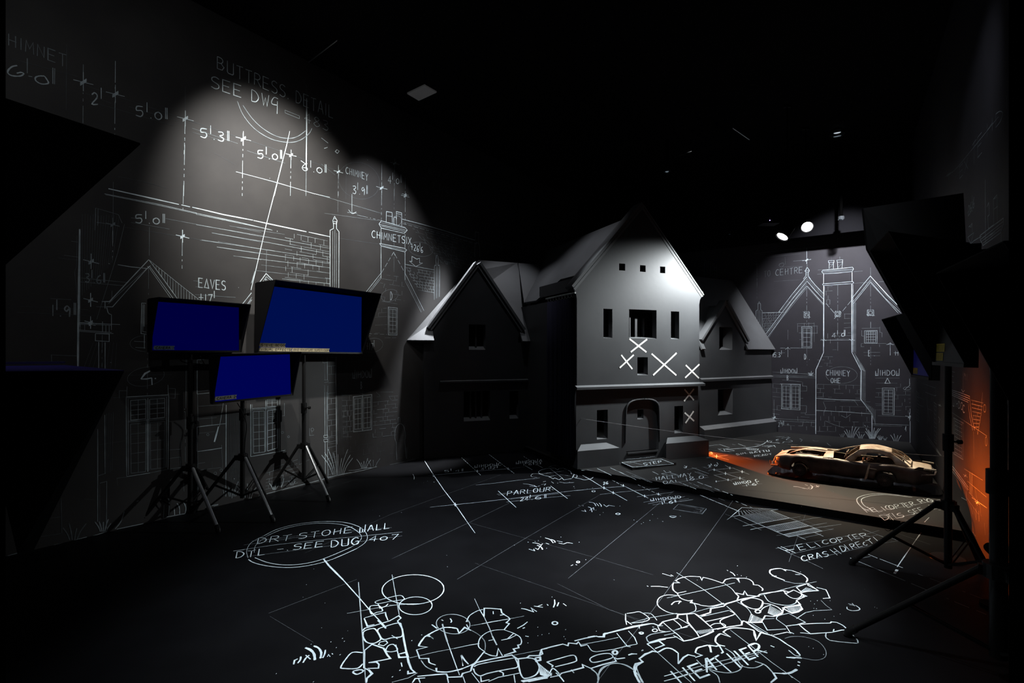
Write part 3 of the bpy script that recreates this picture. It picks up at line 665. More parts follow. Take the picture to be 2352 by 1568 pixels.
m2, h2 = wall_monitor('lowest blue monitor at the front of the trio, tape reading CAMERA 2', (-2.597, 4.95), (-2.12, 4.55), -0.302, 0.485, 1.03, 1.476, 0.18, 0.497, M_SCREEN2, -0.03, None, (0, 128, 240), 0.40)
m3, h3 = wall_monitor('largest blue monitor of the trio with two long paper tapes along its lower edge', (-2.26, 5.58), (-1.85, 5.175), -0.556, 0.735, 1.495, 2.19, 0.33, 0.49, M_SCREEN, 0.01, None, (0, 110, 242), 0.34)
def tape_label(h, mon, u0, v0, u1, v1, txt, m, tiltv=0.0, lw=1.6):
    s, S, o, e, n, up = h
    f = lambda u, v: o + e * u + up * v + n * 0.0082
    p = MB().slab([f(u0, v0), f(u1, v0 + tiltv), f(u1 - 0.006, (v0 + tiltv + v1) / 2), f(u1 + 0.004, v1 + tiltv), f(u0 + 0.004, v1), f(u0 - 0.005, (v0 + v1) / 2)], n * 0.0006).build('paper_label', m, mon)
    A, B = f(u0 + 0.012, v0 + (v1 - v0) * 0.2) + n * 0.0016, f(u1 - 0.008, v0 + tiltv + (v1 - v0) * 0.2) + n * 0.0016
    rib(S, 'lettering', p, txt, A, B, up * (v1 - v0) * 0.58 + e * 0.003, lw * 1.7)
tape_label(h1, m1, 0.030, 0.022, 0.190, 0.058, 'CAMERA 1', M_PAPERB, 0, 2.2)
tape_label(h2, m2, 0.022, 0.028, 0.215, 0.066, 'CAMERA 2', M_PAPERG, 0, 2.4)
tape_label(h3, m3, 0.025, 0.060, 0.300, 0.100, 'STEVE BEgg', M_PAPER, 0, 2.2)
tape_label(h3, m3, 0.022, 0.018, 0.370, 0.056, 'VISUAL EFFECTS', M_PAPER, 0, 2.2)
tape_label(h3, m3, 0.376, 0.018, 0.83, 0.056, '(AND MINIATURE SUPERVISOR', M_PAPER, 0, 1.8)
cable('cable', [at(456, 812, 4.78), at(464, 826, 4.82), at(474, 846, 5.0), at(478, 868, 5.12), at(470, 885, 5.12), at(472, 905, 5.14), at(486, 925, 5.14), at(500, 940, 5.1)], 0.004, None, m1)
cable('cable', [at(545, 925, 4.85), at(556, 945, 4.9), at(566, 975, 4.9), at(563, 1010, 4.9), at(561, 1040, 4.9)], 0.004, None, m2)

# --- monitors on the right, seen edge-on against the far wall
def side_monitor(root, far_top_front, far_bot, Yf, Yb, near, wd, ht, scr, tapes=()): pass
def edge_monitor(label, pole_xy, foot, hubz, polyf, e, depth_n, wd, tapes, extra=None, group=None, az=(0, 120, 240), rr=0.46, lower=0.03):
    pass
def quadpanel(name, P, t, root, m=M_HOOD): return MB().slab(P, t).build(name, m, root)
def right_monitor(label, pole, foot, az, rr, hubz, FT, FB, Yt, Yb, RT, YRT, wd, edir, tapes, pr=0.019, hr=0.03, legs=True):
    """FT/FB: pixel of the hood's far top front corner and of the screen's far lower corner with their distances; RT rear top corner"""
    B = V((pole[0], pole[1], 0)); root = empty('hooded_monitor', B); tag(root, label, 'monitor')
    ft, fb, rt = at(*FT, Yt), at(*FB, Yb), at(*RT, YRT)
    ed = V(edir).normalized()
    far = [ft, fb, rt]
    MB().slab(far, ed * 0.006).build('hood_side', M_HOOD, root)
    near = [p + ed * wd for p in far]
    MB().slab(near, ed * 0.006).build('hood_side', M_HOOD, root)
    MB().slab([ft, rt, rt + ed * wd, ft + ed * wd], V((0, 0, 0.006))).build('hood_top', M_HOOD, root)
    bn = (rt - fb); nn = ed.cross(bn).normalized()
    if nn.dot(ft - fb) < 0: nn = -nn
    MB().slab([fb, fb + ed * wd, rt + ed * wd, rt], -nn * 0.05).build('monitor_body', M_MET, root)
    u = bn.normalized(); i = 0.025
    s = MB().slab([fb + ed * i + u * i, fb + ed * (wd - i) + u * i, fb + ed * (wd - i) + u * (bn.length - i), fb + ed * i + u * (bn.length - i)], nn * 0.002).build('screen', M_DIMS if wd < 0.55 else M_OFF, root)
    if not legs:
        MB().tube([B + V((0, 0, .012)), V((B.x, B.y, (fb.z + rt.z) / 2))], .016, 12).build('pole', M_MET, root, smooth=True)
        MB().tube([B, B + V((0, 0, .014))], [.11, .10], 24).build('base_plate', M_MET, root, smooth=True)
    MB().slab([fb, fb + ed * wd, fb + ed * wd + u * 0.02, fb + u * 0.02], nn * 0.012).build('bezel', M_MET, root)
    for (a, b, v0, v1, txt, lw) in tapes:
        f = lambda x, v: fb + ed * x + u * v + nn * 0.003
        p = MB().slab([f(a, v0), f(b, v0), f(b + .004, v1), f(a, v1)], nn * 0.0006).build('paper_label', M_YEL, root)
        if txt: rib(Surf(f(a, v0), nn), 'lettering', p, txt, f(a + .008, v0 + .008) + nn * .0016, f(b - .004, v0 + .008) + nn * .0016, u * (v1 - v0) * 0.6, lw)
    if legs:
        tripod(root, pole, rr, az, hubz, (fb.z + rt.z) / 2, bright=False, pr=pr, hr=hr)
    return root, ft, fb, rt, ed, u, nn
M_DIMS = mat('dim_blue_screen', (0, 0, .002), .35, emit=(.002, .002, .02), estr=1.0, spec=.2)
M_OFF = mat('dark_screen', (0.001, 0.001, 0.002), 0.3, spec=0.2)
er = (-0.22, -1.0, 0)
right_monitor('farthest right-hand monitor with a small yellow tape at its lower corner, hood pointing left', (3.165, 3.73), None, (150, 268, 30), (0.20, 0.22, 0.16), 0.40,
   (2025, 735), (2096, 866), 4.05, 3.98, (2100, 716), 3.98, 0.50, (-0.45, -0.9, 0), [(0.03, 0.16, 0.03, 0.075, 'CAM 1', 1.6)], legs=False)
right_monitor('middle right-hand monitor, tall hood, carrying two yellow tapes by the pole', (2.835, 3.34), None, (146, 268, 24), (0.51, 0.44, 0.40), 0.51,
   (1998, 576), (2146, 838), 3.45, 3.30, (2152, 600), 3.3, 0.60, (-0.45, -0.9, 0), [(0.05, 0.22, 0.085, 0.135, 'DIRECTOR', 1.4), (0.05, 0.19, 0.03, 0.078, 'DIR OF', 1.4)])
right_monitor('nearest right-hand monitor, big black hood filling the edge of the picture', (2.235, 2.36), None, (142, 262, 22), (0.57, 0.46, 0.46), 0.50,
   (2151, 629), (2322, 930), 2.35, 2.25, (2300, 622), 2.4, 0.75, (-0.45, -0.9, 0), [(0.0, 0.12, 0.02, 0.055, '', 1)], pr=0.03, hr=0.045)
# tall black flag board rising behind these monitors, on its own arm
fl = empty('flag_board', (2.9, 4.3, 1.5)); tag(fl, 'tall flat black board standing up behind the right-hand monitors', 'board')
Yf = 3.9
MB().slab([at(1983, 478, Yf), at(2213, 443, Yf - .45), at(2223, 640, Yf - .45), at(2170, 760, Yf - .3), at(2100, 760, Yf - .2), at(1993, 572, Yf)], V((0.0, 0.02, 0))).build('board', M_HOOD, fl)
a_ = at(2216, 576, 3.4); b_ = at(2268, 571, 3.4)
MB().box(a_ - V((0, 0, .075)), b_ - a_, (0, .04, 0), (0, 0, 0.075)).build('arm', M_MET, fl)
MB().tube([b_ - V((0, 0, .04)), V((2.72, 2.9, 2.07)), V((2.72, 2.9, 0.0))], 0.014).build('post', M_MET, fl, smooth=True)
# --- near left pair, seen side-on
l1 = empty('hooded_monitor', (-1.75, 1.5, 0)); tag(l1, 'huge black monitor hood close by at upper left, its slanting edge against the drawn wall', 'monitor')
F = at(322, 332, 1.98); RT = V((-1.62, 1.42, 2.27)); RBm = V((-1.62, 1.42, 1.545))
MB().slab([F, RBm, RT], V((-0.99, 0.2, 0)) * 0.02).build('hood_side', M_HOOD, l1)
ex = V((-0.97, 0.24, 0)); 
MB().slab([F, RT, RT + ex * 0.9, F + ex * 0.9], V((0, 0, 0.006))).build('hood_top', M_HOOD, l1)
MB().slab([RBm, RT, RT + ex * 0.9, RBm + ex * 0.9], V((-0.2, -0.95, 0)) * 0.05).build('monitor_body', M_MET, l1)
pl_ = V((-2.06, 1.47, 0)); MB().tube([pl_ , pl_ + V((0, 0, 1.75))], 0.02).build('pole', M_MET, l1, smooth=True)
MB().tube([pl_, pl_ + V((0, 0, 0.02))], [0.26, 0.24], 24).build('base_plate', M_MET, l1, smooth=True)
l2 = empty('hooded_monitor', (-2.0, 1.9, 0)); tag(l2, 'lower near-left monitor hood with a purple-lit flat top, below eye level', 'monitor')
A0, A1, A2, A3 = at(-60, 853, 1.72), at(285, 853, 1.88), at(78, 1262, 1.78), at(40, 1272, 1.72)
MB().slab([A0, A1, A2, A3], V((-0.6, 0.8, 0)) * 0.02).build('hood_side', M_HOOD, l2)
M_VIOLET_LIT = mat('violet_lit_hood', (0.045, 0.04, 0.16), 0.85, spec=0.1)  # violet light on the black hood is painted into its colour
t3, t4 = at(150, 846, 2.62), at(-160, 840, 2.3)
t3.z = t4.z = A1.z = A0.z = 1.431
MB().slab([A0, A1, t3, t4], V((0, 0, 0.004))).build('hood_top', M_VIOLET_LIT, l2)
r0, r1 = at(-120, 838, 2.7), at(138, 838, 3.0); r0.z = r1.z = 1.433
MB().box(r0, r1 - r0, V((-0.1, 0.15, 0)), (0, 0, 0.012)).build('hood_lip', M_VIOLET_LIT, l2)
pq = V((-2.25, 2.05, 0)); MB().tube([pq, pq + V((0, 0, 1.42))], 0.02).build('pole', M_MET, l2, smooth=True)
MB().tube([pq, pq + V((0, 0, 0.02))], [0.26, 0.24], 24).build('base_plate', M_MET, l2, smooth=True)
LIGHTS2 = [('fill_near_hood', (-3.0, 2.4, 2.6), (-2.15, 2.3, 1.43), 9, 50, 0.9, (0.45, 0.4, 1.0), 0.05)]  # added violet fill for the hood top, no lamp there
for L in LIGHTS2: spot(*L)
# ------------------------------------------------------------------ burnt-out model car on its glossy base
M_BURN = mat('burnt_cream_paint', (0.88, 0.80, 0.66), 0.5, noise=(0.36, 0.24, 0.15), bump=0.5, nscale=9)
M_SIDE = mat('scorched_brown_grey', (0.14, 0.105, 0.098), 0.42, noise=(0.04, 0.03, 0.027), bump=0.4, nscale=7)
M_CHAR = mat('charred_metal', (0.03, 0.022, 0.018), 0.6, noise=(0.008, 0.006, 0.005), bump=0.6, nscale=20)
M_GLOSS = mat('black_gloss_base', (0.004, 0.002, 0.002), 0.08, spec=0.6)
HC = Frame(3.03, 5.98, 0.797, -0.601)
ZG = Z_PLAT + 0.022
car = empty('model_car', HC.P(0.72, 0.28, Z_PLAT)); tag(car, 'burnt-out cream and brown model sports car with open engine bay and missing windows', 'model car')
cb_ = MB(); ringp = []
for k in range(40):
    t = 2 * math.pi * k / 40; c, s_ = math.cos(t), math.sin(t)
    ringp.append((0.73 + 0.80 * math.copysign(abs(c) ** 0.28, c), 0.285 + 0.33 * math.copysign(abs(s_) ** 0.28, s_)))
base = MB().slab([HC.P(x, y, Z_PLAT + 0.001) for x, y in ringp], (0, 0, 0.018)).build('display_base', M_GLOSS); tag(base, 'thin glossy black base plate under the burnt car', 'base')
CLn = 1.45
ST = [(0, .15, .165), (.03, .205, .195), (.08, .24, .212), (.15, .262, .226), (.25, .275, .238), (.35, .278, .243), (.45, .275, .243), (.55, .27, .241), (.7, .268, .237), (.85, .268, .234), (.95, .27, .236), (1.05, .276, .242), (1.15, .272, .240), (1.25, .258, .232), (1.33, .242, .226), (1.41, .218, .222), (1.45, .19, .214)]
def sta(x):
    for a, b in zip(ST, ST[1:]):
        if x <= b[0]: t = (x - a[0]) / (b[0] - a[0]); return a[1] + (b[1] - a[1]) * t, a[2] + (b[2] - a[2]) * t
    return ST[-1][1:]
XF, XR, RW = 0.275, 1.06, 0.092
SEC = [(.86, 0.0), (.95, .14), (.99, .35), (1.0, .55), (.985, .75), (.95, .90), (.89, .98), (.80, 1.0), (.70, 1.01), (.60, 1.0), (.45, 1.02), (.25, 1.04), (0.0, 1.05)]
SECF = SEC + [(-a, b) for a, b in SEC[-2::-1]]
NX = 96; bodyv = []; bodyf_s = []; bodyf_t = []
for i in range(NX + 1):
    x = CLn * i / NX; w_, zb = sta(x); z0 = 0.055 + 0.03 * max(0, 1 - x / .1) + 0.03 * max(0, (x - 1.33) / .12)
    for xc in (XF, XR):
        if abs(x - xc) < RW: z0 = max(z0, 0.075 + math.sqrt(RW ** 2 - (x - xc) ** 2))
    dent = 0.004 * math.sin(x * 23) + 0.003 * math.sin(x * 51 + 1)
    for a, b in SECF:
        zz = z0 + (zb - z0) * b
        if abs(a) < .62 and x > 1.2: zz += 0.018 * (1 - abs(a)) * math.sin(min(1, (x - 1.2) / .2) * math.pi)
        bodyv.append(HC.P(x, 0.28 - w_ * a + dent * a, ZG + zz + dent * .4))
ns = len(SECF)
for i in range(NX):
    x = CLn * (i + .5) / NX
    for j in range(ns - 1):
        a = abs((SECF[j][0] + SECF[j + 1][0]) / 2)
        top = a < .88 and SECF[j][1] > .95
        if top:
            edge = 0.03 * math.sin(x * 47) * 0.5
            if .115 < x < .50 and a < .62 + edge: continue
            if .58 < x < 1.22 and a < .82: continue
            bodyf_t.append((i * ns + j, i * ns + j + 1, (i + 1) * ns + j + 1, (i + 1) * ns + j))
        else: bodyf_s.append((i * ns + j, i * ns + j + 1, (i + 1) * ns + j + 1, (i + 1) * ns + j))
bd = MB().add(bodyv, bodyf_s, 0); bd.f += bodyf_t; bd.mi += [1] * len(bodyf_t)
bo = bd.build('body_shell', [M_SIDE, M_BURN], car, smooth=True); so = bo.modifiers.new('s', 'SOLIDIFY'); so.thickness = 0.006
# nose and tail caps
for x, nm in ((0.0, 'nose_panel'), (CLn, 'tail_panel')):
    w_, zb = sta(x); MB().slab([HC.P(x, 0.28 - w_ * a, ZG + 0.085 + (zb - 0.085) * b) for a, b in SECF[1:-1]], HC.e * (0.006 if x == 0 else -0.006)).build(nm, M_SIDE, car)
# roof shell with pillars, side windows and rear window left open
def roof_grid():
    vs = []; fs = []; NU = 30; hs = [0, .16, .33, .5, .66, .82, .94, 1.0]
    tops = [0.85, 0.62, 0.35, 0.0]
    for i in range(NU + 1):
        u = i / NU; xb = .70 + .57 * u; xt = .835 + .285 * u
        zt = 0.345 + 0.032 * math.sin(math.pi * min(1, .15 + u * .8)); wb, zb = sta(xb); wt = 0.178 - 0.012 * u
        row = []
        for h in hs:
            hh = math.sin(h * math.pi / 2); row.append((xb + (xt - xb) * h, wb * .84 * (1 - hh) + wt * hh + .012 * math.sin(h * 3.1), zb + (zt - zb) * (h ** .85)))
        side = row; top = [(xt, wt * k, zt + 0.014 * (1 - k * k)) for k in tops]
        full = side + top; full = full + [(x, -y, z) for x, y, z in full[-2::-1]]
        vs += [HC.P(x, 0.28 - y, ZG + z) for x, y, z in full]
    n = len(full); L = len(hs)
    for i in range(NU):
        u = (i + .5) / NU
        for j in range(n - 1):
            k = min(j, n - 2 - j)
            if k < L - 1:
                h = (hs[k] + hs[k + 1]) / 2
                if .16 < u < .80 and h < .60 * (1 - max(0, .30 - u) * 3.2) * (1 - max(0, u - .7) * 2): continue
                if u > .92 and h > 2: continue
            fs.append((i * n + j, i * n + j + 1, (i + 1) * n + j + 1, (i + 1) * n + j))
    return vs, fs
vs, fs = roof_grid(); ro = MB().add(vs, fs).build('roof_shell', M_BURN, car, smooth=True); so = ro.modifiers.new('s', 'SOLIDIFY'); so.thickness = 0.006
# deck frame round the rear window
zt = 0.36
MB().tube([HC.P(1.12, 0.28 - .14, ZG + zt - .012), HC.P(1.20, 0.28 - .17, ZG + .32), HC.P(1.27, 0.28 - .18, ZG + .255), HC.P(1.285, 0.28, ZG + .262), HC.P(1.27, 0.28 + .18, ZG + .255), HC.P(1.20, 0.28 + .17, ZG + .32), HC.P(1.12, 0.28 + .14, ZG + zt - .012)], 0.007, 8).build('rear_window_frame', M_BURN, car, smooth=True)
# cowl, firewall, hood remnants
MB().slab([HC.P(.50, .04, ZG + .235), HC.P(.60, .05, ZG + .24), HC.P(.585, .28, ZG + .275), HC.P(.60, .51, ZG + .24), HC.P(.50, .52, ZG + .235), HC.P(.515, .28, ZG + .27)], (0, 0, .008)).build('cowl_panel', M_BURN, car)
MB().slab([HC.P(.535, .06, ZG + .10), HC.P(.535, .50, ZG + .10), HC.P(.545, .50, ZG + .24), HC.P(.545, .28, ZG + .27), HC.P(.545, .06, ZG + .24)], HC.e * .01).build('firewall', M_BURN, car)
hb = MB(); prev = None
for k in range(13):
    t = k / 12; x = .16 + .36 * t; y = .10 + .20 * t; z = .238 + .055 * math.sin(t * 2.4)
    cur_ = (HC.P(x, y, ZG + z), HC.P(x + .02 - .03 * t, y + .075 + .03 * t, ZG + z + .004))
    if prev: hb.slab([prev[0], cur_[0], cur_[1], prev[1]], (0, 0, .006))
    prev = cur_
hb.build('hood_remnant', M_BURN, car)
MB().tube([HC.P(.12, .49, ZG + .245), HC.P(.30, .50, ZG + .262), HC.P(.50, .49, ZG + .262), HC.P(.62, .475, ZG + .268)], 0.011, 8).build('far_wing_edge', M_BURN, car, smooth=True)
MB().tube([HC.P(.56, .47, ZG + .25), HC.P(.70, .455, ZG + .31), HC.P(.84, .44, ZG + .352)], 0.006, 8).build('windscreen_pillar', M_BURN, car, smooth=True)
MB().box(HC.P(.13, .10, ZG + .17), HC.e * .03, HC.p * .05, (0, 0, .055)).build('radiator_post', M_BURN, car)
# engine bay and cabin wreckage
MB().box(HC.P(.12, .08, ZG + .06), HC.e * .41, HC.p * .4, (0, 0, .03)).box(HC.P(.20, .18, ZG + .09), HC.e * .26, HC.p * .16, (0, 0, .09)).tube([HC.P(.2, .22, ZG + .2), HC.P(.46, .22, ZG + .2)], .02).tube([HC.P(.2, .31, ZG + .2), HC.P(.46, .31, ZG + .2)], .02).build('engine', M_CHAR, car)
MB().box(HC.P(.56, .04, ZG + .06), HC.e * .7, HC.p * .48, (0, 0, .02)).build('cabin_floor', M_CHAR, car)
for y in (.12, .34):
    st = MB().box(HC.P(.84, y, ZG + .08), HC.e * .14, HC.p * .13, (0, 0, .05)).box(HC.P(.96, y, ZG + .10), HC.e * .03, HC.p * .13, V((0, 0, .17)) + HC.e * .03)
    st.build('seat_frame', M_CHAR, car)
c0 = HC.P(.70, .40, ZG + .255); sw = MB().tube([c0 + HC.p * .055 * math.cos(t) + V((0, 0, 1)) * .045 * math.sin(t) + HC.e * .02 * math.sin(t) for t in [k * math.pi / 9 for k in range(19)]], .005, 6)
for t in (0.5, 2.6, 4.7): sw.tube([c0, c0 + HC.p * .055 * math.cos(t) + V((0, 0, .045 * math.sin(t)))], .004, 6)
sw.build('steering_wheel', M_BURN, car)
rw_ = random.Random(3); jk = MB(); jk2 = MB()
for k in range(70):
    x = rw_.choice([rw_.uniform(.13, .50), rw_.uniform(.58, 1.25), rw_.uniform(1.05, 1.25)]); y = rw_.uniform(.09, .47); z = rw_.uniform(.13, .225)
    d = V((rw_.uniform(-1, 1), rw_.uniform(-1, 1), rw_.uniform(-.4, .4))).normalized() * rw_.uniform(.02, .06)
    (jk if k % 3 else jk2).tube([HC.P(x, y, ZG + z), HC.P(x, y, ZG + z) + d, HC.P(x, y, ZG + z) + d * 1.4 + V((0, 0, rw_.uniform(-.02, .02)))], rw_.uniform(.002, .006), 5)
jk.build('wreckage', M_CHAR, car); jk2.build('wreckage', M_BURN, car)
# door: gap at its rear edge and a bent skin strip
x = .925; w_, zb = sta(x)
MB().slab([HC.P(x - .004, .28 - w_ - .002, ZG + .225), HC.P(x + .012, .28 - w_ - .004, ZG + .23), HC.P(x - .018, .28 - w_ - .012, ZG + .075), HC.P(x - .045, .28 - w_ - .016, ZG + .05)], HC.p * .003).build('door_edge', M_BURN, car)
MB().tube([HC.P(.58, .28 - .271, ZG + .235), HC.P(.582, .28 - .276, ZG + .16), HC.P(.575, .28 - .272, ZG + .08)], .0016, 5).build('door_seam', M_CHAR, car)
MB().tube([HC.P(.93, .005, ZG + .185), HC.P(.99, .003, ZG + .18)], .005, 6).build('door_handle', M_BURN, car)
MB().tube([HC.P(.36, .001, ZG + .19), HC.P(.46, .003, ZG + .19)], .004, 6).build('side_vent', M_CHAR, car)
for x, y, r in ((.86, .075, .012), (.895, .075, .01)): MB().tube([HC.P(x, y, ZG + .22), HC.P(x + .02, y, ZG + .29)], .008, 6).build('door_post', M_BURN, car)
# wheels
for xc in (XF, XR):
    for yc in (.045, .515):
        wv = MB(); c0 = HC.P(xc, yc, ZG + .072); pr_ = [(.0, .022), (.045, .02), (.06, .026), (.072, .02), (.074, 0), (.072, -.02), (.045, -.024), (0, -.024)]
        sg = -1 if yc < .2 else 1; n = 24; vs = [c0 + HC.e * r * math.cos(t) + V((0, 0, r * math.sin(t))) + HC.p * d * sg for r, d in pr_ for t in [2 * math.pi * k / n for k in range(n)]]
        fs = [(i * n + k, i * n + (k + 1) % n, (i + 1) * n + (k + 1) % n, (i + 1) * n + k) for i in range(len(pr_) - 1) for k in range(n)]
        wh = wv.add(vs, fs).build('wheel', M_CHAR, car, smooth=True)
        hm = MB().tube([c0 + HC.p * .018 * sg, c0 + HC.p * .03 * sg], .012, 10)
        for k in range(12): t = k * math.pi / 6; hm.tube([c0 + HC.p * .026 * sg, c0 + HC.p * .02 * sg + HC.e * .042 * math.cos(t) + V((0, 0, .042 * math.sin(t)))], .002, 4)
        hm.build('wheel_hub', M_SIDE, wh)
# bumpers and lamps
MB().tube([HC.P(.06, .02, ZG + .10), HC.P(-.02, .08, ZG + .085), HC.P(-.045, .28, ZG + .085), HC.P(-.02, .48, ZG + .085), HC.P(.06, .54, ZG + .10)], .011, 8).build('front_bumper', M_SIDE, car, smooth=True)
MB().tube([HC.P(-.03, .12, ZG + .07), HC.P(-.045, .12, ZG + .13)], .007, 6).tube([HC.P(-.03, .43, ZG + .07), HC.P(-.045, .43, ZG + .13)], .007, 6).build('bumper_guard', M_SIDE, car)
MB().tube([HC.P(1.36, .03, ZG + .165), HC.P(1.46, .08, ZG + .17), HC.P(1.485, .28, ZG + .17), HC.P(1.46, .48, ZG + .17), HC.P(1.36, .53, ZG + .165)], .011, 8).build('rear_bumper', M_SIDE, car, smooth=True)
for y in (.075, .485):
    c0 = HC.P(.018, y, ZG + .165); MB().tube([c0 + HC.p * .032 * math.cos(t) + V((0, 0, .034 * math.sin(t))) + HC.e * .012 * math.sin(t) for t in [k * math.pi / 10 for k in range(21)]], .006, 6).build('headlamp_rim', M_BURN, car, smooth=True)
MB().slab([HC.P(.008, .13, ZG + .10), HC.P(-.004, .28, ZG + .10), HC.P(.008, .43, ZG + .10), HC.P(.008, .40, ZG + .16), HC.P(-.004, .28, ZG + .165), HC.P(.008, .16, ZG + .16)], -HC.e * .004).build('grille_opening', M_CHAR, car)
for y, s_ in ((.045, 1), (.515, -1)):
    MB().slab([HC.P(1.30, y - .004 * s_, ZG + .215), HC.P(1.44, y + .035 * s_, ZG + .205), HC.P(1.445, y + .05 * s_, ZG + .222), HC.P(1.34, y + .02 * s_, ZG + .236)], (0, 0, .006)).build('tail_lamp_housing', M_CHAR, car)
    MB().tube([HC.P(1.38, y + .01 * s_, ZG + .228), HC.P(1.475, y + .03 * s_, ZG + .225)], .009, 8).build('tail_fin', M_BURN, car, smooth=True)

# ------------------------------------------------------------------ lamps on the ceiling and loose fittings
def spotlight(label, px, py, Y, tgt, d, em=M_LAMP, ztop=Z_CEIL, ln=0.2, grp=None):
    p = at(px, py, Y); t = (V(tgt) - p).normalized(); root = empty('spotlight', (p.x, p.y, ztop)); tag(root, label, 'spotlight', grp)
    MB().tube([p - t * ln, p - t * (ln - .03), p - t * .01, p + t * .012], [d * .35, d * .5, d * .5, d * .54], 24, cap=False).tube([p - t * ln, p - t * (ln + .02)], [d * .35, d * .2], 24).build('lamp_head', M_HOOD, root, smooth=True)
    MB().tube([p - t * .004, p + t * .0], d * .47, 24).build('lens', em, root)
    top = V((p.x - t.x * ln * .6, p.y - t.y * ln * .6, ztop))
    MB().tube([p - t * ln * .6, top], .009, 8).build('stem', M_JAMB, root, smooth=True)
    MB().box(top - V((.05, .02, .03)), (.10, 0, 0), (0, .04, 0), (0, 0, .03)).build('ceiling_mount', M_MET, root)
spotlight('lit white spotlight turned down and left towards the tall gable', 1797, 543, 6.85, (2.4, 6.65, 1.44), 0.15)
spotlight('round lit spotlight facing into the room, right of the other lit lamp', 1854, 521, 7.45, (2.9, 3.2, 0.4), 0.155)
M_DIM = mat('dim_lamp_reflector', (.3, .32, .34), .3, .6, emit=(.8, .9, 1), estr=0.55)
for (px, py, Y, r, lab) in ((1923, 309, 7.6, .085, 'larger recessed downlight glinting high on the right of the ceiling'), (1532, 394, 8.0, .045, 'small downlight glint above and right of the tall gable'),
                         (1932, 504, 8.3, .04, 'small downlight glint right of the two lit lamps'), (1676, 538, 8.8, .022, 'tiny lamp glint left of the two lit lamps'), (2238, 266, 4.6, .03, 'small lamp glint by the far right wall top')):
    p = at(px, py, Y); o = empty('downlight', (p.x, p.y, Z_CEIL)); tag(o, lab, 'downlight')
    MB().tube([p + V((0, 0, .0)), p + V((0, 0, .05))], [r * 1.15, r * 1.15], 20, cap=False).build('rim', M_GLASS, o, smooth=True)
    MB().tube([p + V((0, 0, .03)), p + V((0, 0, .034))], r * .55, 16).build('bulb', M_DIM, o)
    if p.z < Z_CEIL - .06: MB().tube([p + V((0, 0, .05)), V((p.x, p.y, Z_CEIL))], r * .6, 12).build('housing', M_JAMB, o, smooth=True)
o = empty('projector', (4.2, 7.7, 3.6)); 
p = at(1768, 494, 7.9); o.location = (p.x, p.y, Z_CEIL); bpy.context.view_layer.update()
tag(o, 'small black ceiling device with one violet pilot light above the lit lamps', 'projector')
MB().box(p + V((-.1, 0, -.12)), (.26, 0, 0), (0, .2, 0), (0, 0, .12)).build('casing', M_MET, o)
for k in range(4): MB().box(p + V((-.07 + k * .055, -.004, -.035)), (.04, 0, 0), (0, .004, 0), (0, 0, .008)).build('vent_slot', M_GLASS, o)
MB().tube([p + V((.0, -.006, -.08)), p + V((.0, 0, -.08))], .006, 8).build('pilot_light', mat('violet_led', (0, 0, 0), .5, emit=(.5, .35, 1), estr=6), o)
MB().tube([p + V((.03, .1, 0)), V((p.x + .03, p.y + .1, Z_CEIL))], .015, 8).build('stem', M_MET, o, smooth=True)
for (a, b, Y, lab) in (((1545, 285), (1563, 352), 6.9, 'thin dark vertical ceiling rod above the tall gable'), ((1683, 294), (1722, 321), 6.9, 'short bright metal tube angled under the ceiling'), ((1550, 360), (1588, 348), 6.9, 'thin metal edge glinting under the ceiling above the gable')):
    m_ = MB().tube([at(*a, Y), at(*b, Y)], .006 if Y else .01, 8).build('ceiling_rod', M_CHROME if 'bright' in lab else M_MET, smooth=True); tag(m_, lab, 'rod')
    st_ = at(*a, Y); 
m_ = MB().slab([CE.hit(935, 212, .02), CE.hit(975, 193, .02), CE.hit(1003, 209, .02), CE.hit(962, 228, .02)], (0, 0, .018)).build('ceiling_panel', M_GREY); tag(m_, 'small grey square panel set in the black ceiling, given a faint glow', 'ceiling panel')
tr = MB().tube([CE.hit(697, 150, .01), CE.hit(775, 90, .01)], .006, 8).build('trim_2', M_CHROME); tr['kind'] = 'structure'
# taut cord between the house front and the right wall
ca = Surf(HM.P(0, .02, 0), -HM.p).hit(1335, 961, .004); cb2 = WR.hit(2186, 1049, .004); cr = WR.hit(2262, 1052, .004)
pts_ = [ca.lerp(cb2, k / 16) - V((0, 0, .05 * math.sin(math.pi * k / 16))) for k in range(17)]
cord = MB().tube(pts_, .0022, 6).build('cord', mat('grey_cord', (.3, .3, .3), .7)); tag(cord, 'thin taut cord strung from the house front across to the right wall', 'cord')

o = empty('added_lamp_can', (2.85, 3.05, 0)); tag(o, 'small unlit black lamp can added by the floor at far right', 'lamp')  # added dark can that lights nothing; the orange comes from a separate unseen spot
MB().tube([(2.83, 3.02, .33), (2.865, 3.08, .33)], [.028, .03], 16, cap=False).tube([(2.83, 3.02, .33), (2.827, 3.015, .33)], .028, 16).build('lamp_head', M_HOOD, o, smooth=True)  # head of the added can, unlit
MB().tube([(2.84, 3.035, 0), (2.84, 3.035, .305)], .01, 8).tube([(2.84, 3.035, 0), (2.84, 3.035, .015)], .06, 20).build('stand', M_HOOD, o, smooth=True)
